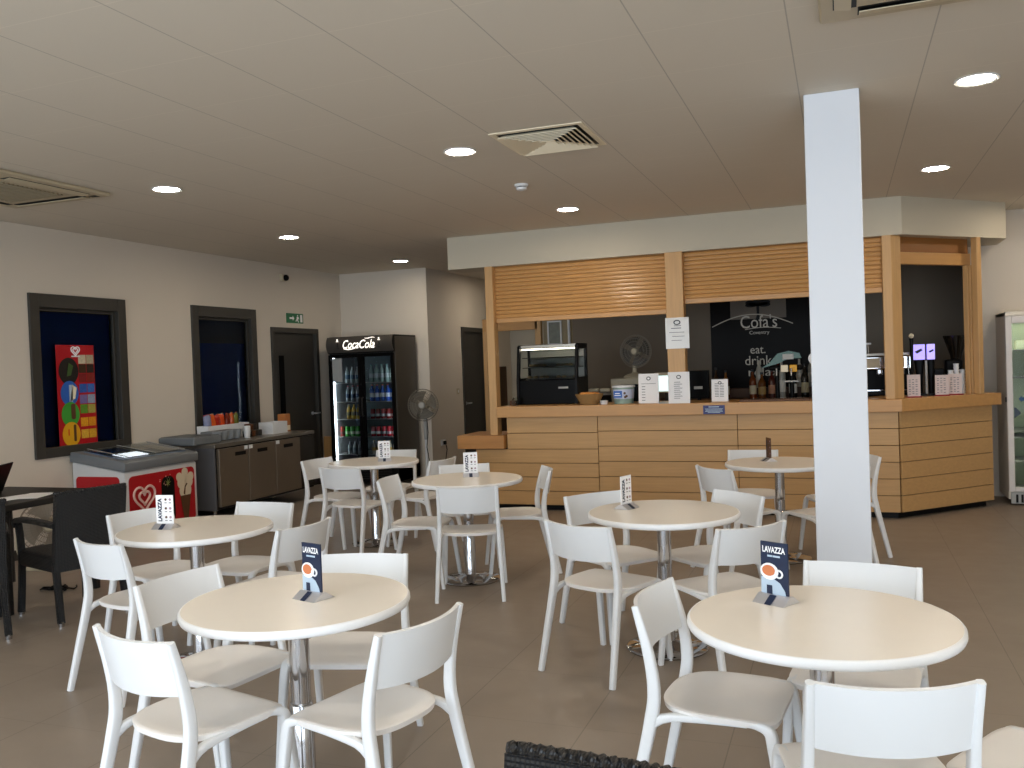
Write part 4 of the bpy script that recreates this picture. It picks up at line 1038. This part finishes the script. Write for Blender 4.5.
MB().box(-rw+.05, rw-.05, .06, .08, 1.80, 1.82).build('light_tube', mat('frz_tube', '#fff', emit='#f6ffe8', es=18), rf)
b = MB()
for i in range(4): b.box(-.24+i*.12, -.15+i*.12, .2, .3, 1.532, 1.62, .005)
for i in range(4): tag(MB().box(1.87-.24+i*.12, 1.87-.15+i*.12, 9.82+.2, 9.82+.3, 1.532, 1.62, .005).build('ice_lolly_box', mat('lolly_box', '#c9cdb6', .5)), 'small pale box on the upper shelf of the white freezer', 'box', 'boxes in the upright freezer')

# ------------------------------------------------------------------ tables
TABS = [(-1.863, 2.696, 'front left'), (-.082, 2.869, 'front right'), (-3.297, 3.866, 'left'), (-2.588, 5.927, 'middle'), (-.923, 4.732, 'centre right'), (-3.973, 7.015, 'far left'), (-.47, 7.048, 'far right')]
TLAB = ['round cream-topped pedestal table at front left with a navy card', 'round cream-topped pedestal table at front right, nearest the camera',
        'round cream-topped pedestal table beside the ice cream chest freezer', 'round cream-topped pedestal table in the middle with a white card',
        'round cream-topped pedestal table left of the column, holding a thin angled card', 'round cream-topped pedestal table in front of the drinks cooler',
        'round cream-topped pedestal table half hidden by the white column']
t0 = thing('round_table', TLAB[0], 'table', (TABS[0][0], TABS[0][1], 0), 0, 'round cafe tables')
R = .4055
MB().lathe([(0, .7385), (R-.010, .7385), (R-.010, .740), (0, .7401)], (0, 0, 0), 96).build('tabletop', M_top, t0, True)
MB().lathe([(0, .708), (R-.012, .708), (R-.004, .711), (R, .720), (R-.001, .733), (R-.006, .7392), (R-.010, .7398), (R-.012, .738), (0, .738)], (0, 0, 0), 96).build('edge_band', M_rim, t0, True, 60)
MB().lathe([(0, .690), (.15, .690), (.15, .708), (0, .708)], (0, 0, 0), 32).build('mounting_plate', M_dgrey, t0, True)
MB().lathe([(0, .36), (.037, .36), (.037, .69), (0, .69)], (0, 0, 0), 32).build('upper_column', M_chrome, t0, True)
MB().lathe([(0, .03), (.048, .03), (.044, .05), (.043, .36), (.039, .368), (0, .368)], (0, 0, 0), 32).build('lower_column', M_chrome, t0, True)
MB().lathe([(0, 0), (.215, 0), (.22, .008), (.21, .016), (.12, .030), (.05, .042), (.04, .05), (0, .05)], (0, 0, 0), 64).build('base_disc', M_chrome, t0, True)
for (x, y, _), lab in list(zip(TABS, TLAB))[1:]: dup(t0, (x, y, 0), 0, lab)

# ------------------------------------------------------------------ white chairs
CH = thing('cafe_chair', '', 'chair', (0, 0, 0), 0, 'white moulded chairs around the round tables')
def seat_pt(a, rr):
    c, s_ = cos(a), sin(a)
    n = 7.0 if s_ > 0 else 2.9
    x = abs(c)**(2/n)*(1 if c > 0 else -1)*.208*(1-.05*(s_ < 0)*abs(s_)); y = abs(s_)**(2/n)*(1 if s_ > 0 else -1)
    y = y*.190 if y > 0 else y*.200
    z = .443-.016*(1-rr*rr)*1.0+(-.012*max(0, y*rr/.190)**4)-.004*(rr > .97)
    return (x*rr, y*rr+.01, z)
b = MB(); bb = bmesh.new(); NS = 56; RR = [.25, .5, .75, .9, .97, 1.0]
up = [[bb.verts.new(seat_pt(2*pi*i/NS, r)) for i in range(NS)] for r in RR]; c0 = bb.verts.new((0, .01, .431))
dn = [[bb.verts.new((lambda p: (p[0], p[1], p[2]-.017))(seat_pt(2*pi*i/NS, r))) for i in range(NS)] for r in RR[:-1]+[.985]]; c1 = bb.verts.new((0, .01, .414))
for L_, cc, fl in ((up, c0, 0), (dn, c1, 1)):
    for i in range(NS):
        j = (i+1) % NS; f = (cc, L_[0][i], L_[0][j]); bb.faces.new(f)
        for k in range(len(L_)-1): bb.faces.new((L_[k][i], L_[k+1][i], L_[k+1][j], L_[k][j]))
for i in range(NS): j = (i+1) % NS; bb.faces.new((up[-1][i], dn[-1][i], dn[-1][j], up[-1][j]))
bmesh.ops.recalc_face_normals(bb, faces=bb.faces[:]); b._add(bb); b.build('seat', M_seatw, CH, True, 55)
def back_fn(u, v_):
    q = 2*u-1; z = .590+.168*v_
    yE = -.194-.042*((z-.575)/.185)
    return (q*.193, yE-.046*(1-q*q)+.004, z-.008*(1-q*q)*(1-v_)+.004*q*q*v_)
MB().slab(back_fn, 16, 6, .013).build('backrest', M_white, CH, True, 50)
for sx in (-1, 1):
    MB().bar([(sx*.222, -.285, 0), (sx*.212, -.238, .20), (sx*.201, -.192, .40), (sx*.198, -.181, .50), (sx*.196, -.198, .62), (sx*.198, -.236, .762)],
             [(.026, .030), (.030, .036), (.032, .042), (.030, .040), (.027, .034), (.020, .022)], (1, 0, 0), 4).build('leg', M_white, CH, True)
    MB().bar([(sx*.216, .235, 0), (sx*.206, .208, .22), (sx*.198, .189, .37), (sx*.194, .175, .415), (sx*.191, .135, .427), (sx*.190, .10, .427)],
             [(.027, .026), (.031, .031), (.034, .036), (.034, .034), (.030, .022), (.028, .02)], (1, 0, 0), 4).build('leg', M_white, CH, True)
    MB().bar([(sx*.190, .11, .426), (sx*.191, 0, .422), (sx*.196, -.13, .414), (sx*.200, -.185, .392)], [(.028, .022), (.026, .022), (.026, .026), (.028, .034)], (1, 0, 0), 3).build('side_rail', M_white, CH, True)
CHAIRS = [  # back-top centre x, y, facing angle (deg), label
 (-2.09, 2.13, 76, 'white moulded chair at lower left, its back to the camera at the front left table'),
 (-2.53, 2.84, -8, 'white moulded chair on the left side of the front left table, facing right'),
 (-1.97, 3.34, -76, 'white moulded chair behind the front left table, facing the camera'),
 (-1.26, 2.50, 166, 'white moulded chair on the right side of the front left table, seat empty'),
 (-.635, 2.99, -6, 'white moulded chair on the left side of the front right table, seen side on'),
 (.05, 3.55, -97, 'white moulded chair behind the front right table, below the column'),
 (.10, 2.27, 105, 'white moulded chair at the bottom right, back to camera at the front right table'),
 (.70, 2.55, 150, 'white moulded chair cut by the lower right corner, only its seat showing'),
 (-3.45, 3.33, 76, 'white moulded chair in front of the table by the freezer, beside the rattan armchair'),
 (-4.00, 4.20, -18, 'white moulded chair between the ice cream freezer and its table'),
 (-3.37, 4.59, -90, 'white moulded chair behind the table by the freezer, facing the camera'),
 (-2.66, 3.96, 172, 'white moulded chair right of the table by the freezer, behind the navy card'),
 (-2.35, 5.37, 109, 'white moulded chair in front of the middle table, back to camera'),
 (-3.17, 5.77, 8, 'white moulded chair left of the middle table, seen side on facing right'),
 (-2.13, 6.42, 206, 'white moulded chair right of the middle table, side on before the oak boards'),
 (-2.92, 6.63, -62, 'white moulded chair behind the middle table, mostly hidden by the white card'),
 (-4.56, 6.98, -8, 'white moulded chair left of the far left table, by the steel counter'),
 (-3.92, 6.33, 84, 'white moulded chair in front of the far left table, back to camera'),
 (-4.16, 7.81, -80, 'white moulded chair behind the far left table, against the cooler'),
 (-3.28, 7.02, 172, 'white moulded chair right of the far left table, behind the middle table'),
 (-1.25, 4.17, 68, 'white moulded chair in front left of the centre right table, back to camera'),
 (-1.44, 5.18, -41, 'white moulded chair behind left of the centre right table, facing the camera'),
 (-.58, 5.30, 229, 'white moulded chair behind right of the centre right table, facing the camera'),
 (-.41, 4.27, 136, 'white moulded chair in front right of the centre right table, above the navy card'),
 (-.90, 6.50, 45, 'white moulded chair in front of the far right table, back to camera'),
 (-.73, 7.77, -88, 'white moulded chair behind the far right table, against the oak boards'),
 (.016, 6.46, 132, 'white moulded chair just left of the column, only a corner of its seat showing'),
 (.177, 7.41, 205, 'white moulded chair behind the column, its back edge and leg showing on the right'),
]
for i, (x, y, a, lab) in enumerate(CHAIRS):
    f = V((cos(radians(a)), sin(radians(a)), 0)); p = V((x, y, 0)) + f*.245
    rz = radians(a-90)
    if i == 0: CH.location = p; CH.rotation_euler = (0, 0, rz); CH['label'] = lab
    else: dup(CH, p, rz, lab)

# ------------------------------------------------------------------ menu holders on the tables
def holder(loc, rz, label, kind):
    t = thing('card_holder', label, 'menu holder', (loc[0], loc[1], .740), rz, 'card holders on the cafe tables')
    MB().prism([(-.050, 0), (.050, 0), (.010, .026), (-.010, .026)], -.060, .060, .002, 1).rot(pi/2, 'X').rot(pi/2, 'Z').build('metal_foot', M_alu, t)
    MB().plate([(-.012, 0), (.012, 0), (.012, .044), (-.012, .044)], (0, -.0512, .001), XR, (0, .838, .545), .001).build('foot_badge', M_navy, t)
    w_, h = (.050, .178) if kind == 'navy' else (.052, .16)
    if kind == 'navy':
        MB().box(-w_, w_, -.003, .003, .02, .02+h).build('card', M_navy, t)
        lettering('LAVAZZA', M_card, t, (0, -.0032, .02+h*.86), XR, ZU, .084, .021, 0, .03)
        marks([(-.024, .02+h*.74-.003, .018, .006), (-.004, .02+h*.74-.003, .026, .006)], M_pale, t, (0, -.0032, 0))
        b = MB().plate([(-.05, 0), (.042, 0), (.038, .02), (.02, .045), (-.01, .06), (-.05, .06)], (0, -.0034, .02), XR, ZU); b.build('saucer_picture', M_pale, t)
        b = MB().plate(circ(-.018, .080, .034, .028, 20), (0, -.0044, .02), XR, ZU)
        b.tube([(.018+.013*cos(a*pi/6), -.006, .02+.075+.012*sin(a*pi/6)) for a in range(12)], .0035, 5, True); b.build('cup_picture', M_card, t)
        MB().plate(circ(-.020, .083, .024, .018, 20), (0, -.0056, .02), XR, ZU).build('coffee_picture', mat('coffee', '#c9764a', .5), t)
        MB().plate(rect(-.028, -.008, 0, .035), (0, -.0058, .02), XR, ZU).build('cup_stem_picture', M_navy, t)
    else:
        MB().box(-w_, w_, -.002, .002, .02, .02+h).build('card', M_card if kind == 'white' else M_brown, t)
        lettering('LAVAZZA', M_navy, t, (-.028, -.0022, .02+h*.5), (0, 0, 1), (-1, 0, 0), .125, .024, 0, .05)
        for i in range(6):
            x, z = (.008 if i % 2 == 0 else .034), .02+h*(.2+.3*(i//2))
            MB().plate(circ(x, z+.008, .007, n=10), (0, -.0022, 0), XR, ZU).build('drink_picture', M_brown if i % 2 == 0 else mat('pinky', '#a88a9a', .5), t)
            MB().plate(rect(x-.007, x+.007, z-.012, z-.008), (0, -.0022, 0), XR, ZU).build('price_mark', M_inkg, t)
holder((-1.81, 2.72), radians(-17), 'navy coffee card in a metal foot on the front left table', 'navy')
holder((-.225, 3.02), radians(-28), 'navy coffee card in a metal foot on the front right table', 'navy')
holder((-3.46, 3.82), radians(8), 'white coffee menu card on the table by the ice cream freezer', 'white')
holder((-2.61, 6.05), radians(24), 'white coffee menu card on the middle table', 'white')
holder((-1.14, 4.80), radians(70), 'white coffee menu card turned nearly edge on, centre right table', 'white')
holder((-3.87, 7.03), radians(27), 'white coffee menu card on the table before the drinks cooler', 'white')
holder((-.55, 7.13), radians(-66), 'dark coffee card seen edge on, on the table behind the column', 'dark')

# ------------------------------------------------------------------ rattan armchairs, dark table, laptop
def rattan(loc, rz, label, w=.23, top=.505, br=(.012, .007)):
    t = thing('rattan_armchair', label, 'armchair', loc, rz)
    # facing +y
    MB().box(-w, w, -.25, .27, .33, .44, .02).build('seat', M_rattan, t, True)
    def fn(u, v_):
        return (-w+2*w*u, -.24-.075*v_-.01*math.sin(pi*u), .34+top*v_)
    MB().slab(fn, 12, 12, .05).build('backrest', M_rattan, t, True, 50)
    b = MB()
    n = 200
    for ph in (0, pi):
        b.tube([(-w+2*w*i/n, -.318+br[0]*cos(i*.45+ph)-.01*math.sin(pi*i/n), .338+top+br[1]*sin(i*.45+ph)) for i in range(n+1)], .013, 6)
    b.build('braided_edge', M_rattan, t, True)
    for sx in (-1, 1):
        MB().bar([(sx*(w-.01), -.28, .64), (sx*(w+.01), -.05, .655), (sx*(w+.01), .20, .645), (sx*w, .25, .60)], [(.05, .035), (.055, .035), (.055, .035), (.05, .035)], (1, 0, 0), 4).build('armrest', M_rattan, t, True)
        for yb, yt in ((.255, .23), (-.30, -.235)):
            g = MB().bar([(sx*(w-.01), yb, .02), (sx*(w-.02), yt, .40)] + ([(sx*(w-.005), yt, .62)] if yb > 0 else []), (.042, .042), (1, 0, 0), 2).build('leg', M_rattan, t, True)
            MB().lathe([(0, 0), (.019, 0), (.022, .03), (0, .03)], (sx*(w-.01), yb, 0), 12).build('metal_foot', M_chrome, g, True)
    return t
rattan((-4.91, 4.52, 0), radians(73), 'dark woven rattan armchair beside the ice cream freezer, turned away')
rattan((-5.17, 3.92, 0), radians(56), 'dark woven rattan armchair cut by the left edge of the picture')
rattan((-.34, 1.105, 0), radians(173), 'dark woven rattan chair with only its braided top at the bottom edge', .27, .53, (.010, .004))
dtb = thing('dark_table', 'dark square table at the left edge with papers and a laptop', 'table', (-5.72, 4.72, 0))
MB().box(-.48, .48, -.42, .42, .70, .745, .008).build('tabletop', M_dgrey, dtb)
for sx in (-1, 1):
    for sy in (-1, 1): MB().bar([(sx*.43, sy*.37, 0), (sx*.43, sy*.37, .70)], (.05, .05), (1, 0, 0), 1).build('leg', M_rattan, dtb)
lp = thing('laptop', 'open dark laptop on the dark table at the left edge', 'laptop', (-5.88, 4.60, .745), radians(-60))
MB().box(-.17, .17, -.12, .12, 0, .016, .004).build('keyboard_base', M_dgrey, lp)
MB().box(-.17, .17, -.005, .005, 0, .23, .003).rot(radians(-22), 'X').move((0, .12, .016)).build('screen', M_blackg, lp)
for i, (x, y, r, lab) in enumerate(((-5.45, 4.72, 20, 'loose white papers on the dark table beside the laptop'), (-5.52, 4.66, -12, 'lower sheet of white paper half under the other on the dark table'))):
    tag(MB().box(-.105, .105, -.148, .148, 0, .002).rot(radians(r)).move((x, y, .7465-.0015*i+.0 if i == 0 else .745)).build('paper_sheet', M_card), lab, 'paper', 'papers on the dark table')
tag(MB().lathe([(0, 0), (.035, 0), (.04, .1), (.03, .12), (0, .12)], (-5.62, 4.40, .745), 18).build('yellow_cup', M_yellow, None, True), 'small yellow cup in front of the laptop', 'cup')
ff = thing('floor_fan', 'beige round wire-cage fan on the floor under the dark table', 'fan', (-6.25, 5.55, 0), radians(50))
MB().bar([(-.2, .05, .012), (0, -.08, .012), (.2, .05, .012)], (.03, .024), (0, 0, 1), 4).build('stand', M_beige, ff, True)
for sx in (-1, 1): MB().tube([(sx*.2, .05, .01), (sx*.24, .02, .20), (sx*.235, 0, .36)], .012, 8).build('bracket', M_beige, ff, True)
fan_head(ff, (0, 0, .36), .225, .1, 0, mat('guard_beige', '#8f8374', .5), mat('blade_beige', '#9b8f7f', .5), M_beige)
b = MB(); P = []
for i in range(60):
    a = i*.55; P.append((-5.60+.07*cos(a)+.002*i, 4.95+.05*sin(a*1.2)+.001*i, .008+.006*(i % 3)))
b.tube(P, .006, 5); tag(b.build('cable', M_black, None, True), 'tangled black cable on the floor under the dark table', 'cable')

# ------------------------------------------------------------------ daylight and camera
w = bpy.data.worlds.new('World'); SC.world = w; w.use_nodes = True
bg = w.node_tree.nodes['Background']; bg.inputs[0].default_value = (.76, .88, 1.0, 1); bg.inputs[1].default_value = 6.0
for x in (-6.6, -4.75, -2.9, -1.05, .8, 2.65):
    l = bpy.data.lights.new('window_portal', 'AREA'); l.shape = 'RECTANGLE'; l.size = 1.75; l.size_y = 2.58
    l.cycles.is_portal = True
    o = bpy.data.objects.new('window_portal', l); COL.objects.link(o); o.location = (x+.875, YB-.06, 1.41); o.rotation_euler = (radians(90), 0, 0)   # faces +y

f, yaw, pitch, roll, hh = 885.1, radians(20.458), radians(-1.156), radians(-2.0866), 1.55
F = V((-sin(yaw)*cos(pitch), cos(yaw)*cos(pitch), sin(pitch))); Rt = V((cos(yaw), sin(yaw), 0)); U = Rt.cross(F)
r = Rt*cos(roll)+U*sin(roll); u = -Rt*sin(roll)+U*cos(roll)
cam = bpy.data.cameras.new('Camera'); co = bpy.data.objects.new('Camera', cam); COL.objects.link(co)
cam.sensor_width = 36; cam.lens = f*36/1024; cam.clip_start = .05
co.matrix_world = Matrix(((r.x, u.x, -F.x, 0), (r.y, u.y, -F.y, 0), (r.z, u.z, -F.z, hh), (0, 0, 0, 1)))
SC.camera = co
SC.view_settings.view_transform = 'Standard'
SC.view_settings.exposure = 0
SC.cycles.use_denoising = True
SC.cycles.max_bounces = 10; SC.cycles.diffuse_bounces = 6; SC.cycles.transmission_bounces = 8; SC.cycles.glossy_bounces = 5
SC.cycles.caustics_reflective = False; SC.cycles.caustics_refractive = False
SC.cycles.sample_clamp_indirect = 6
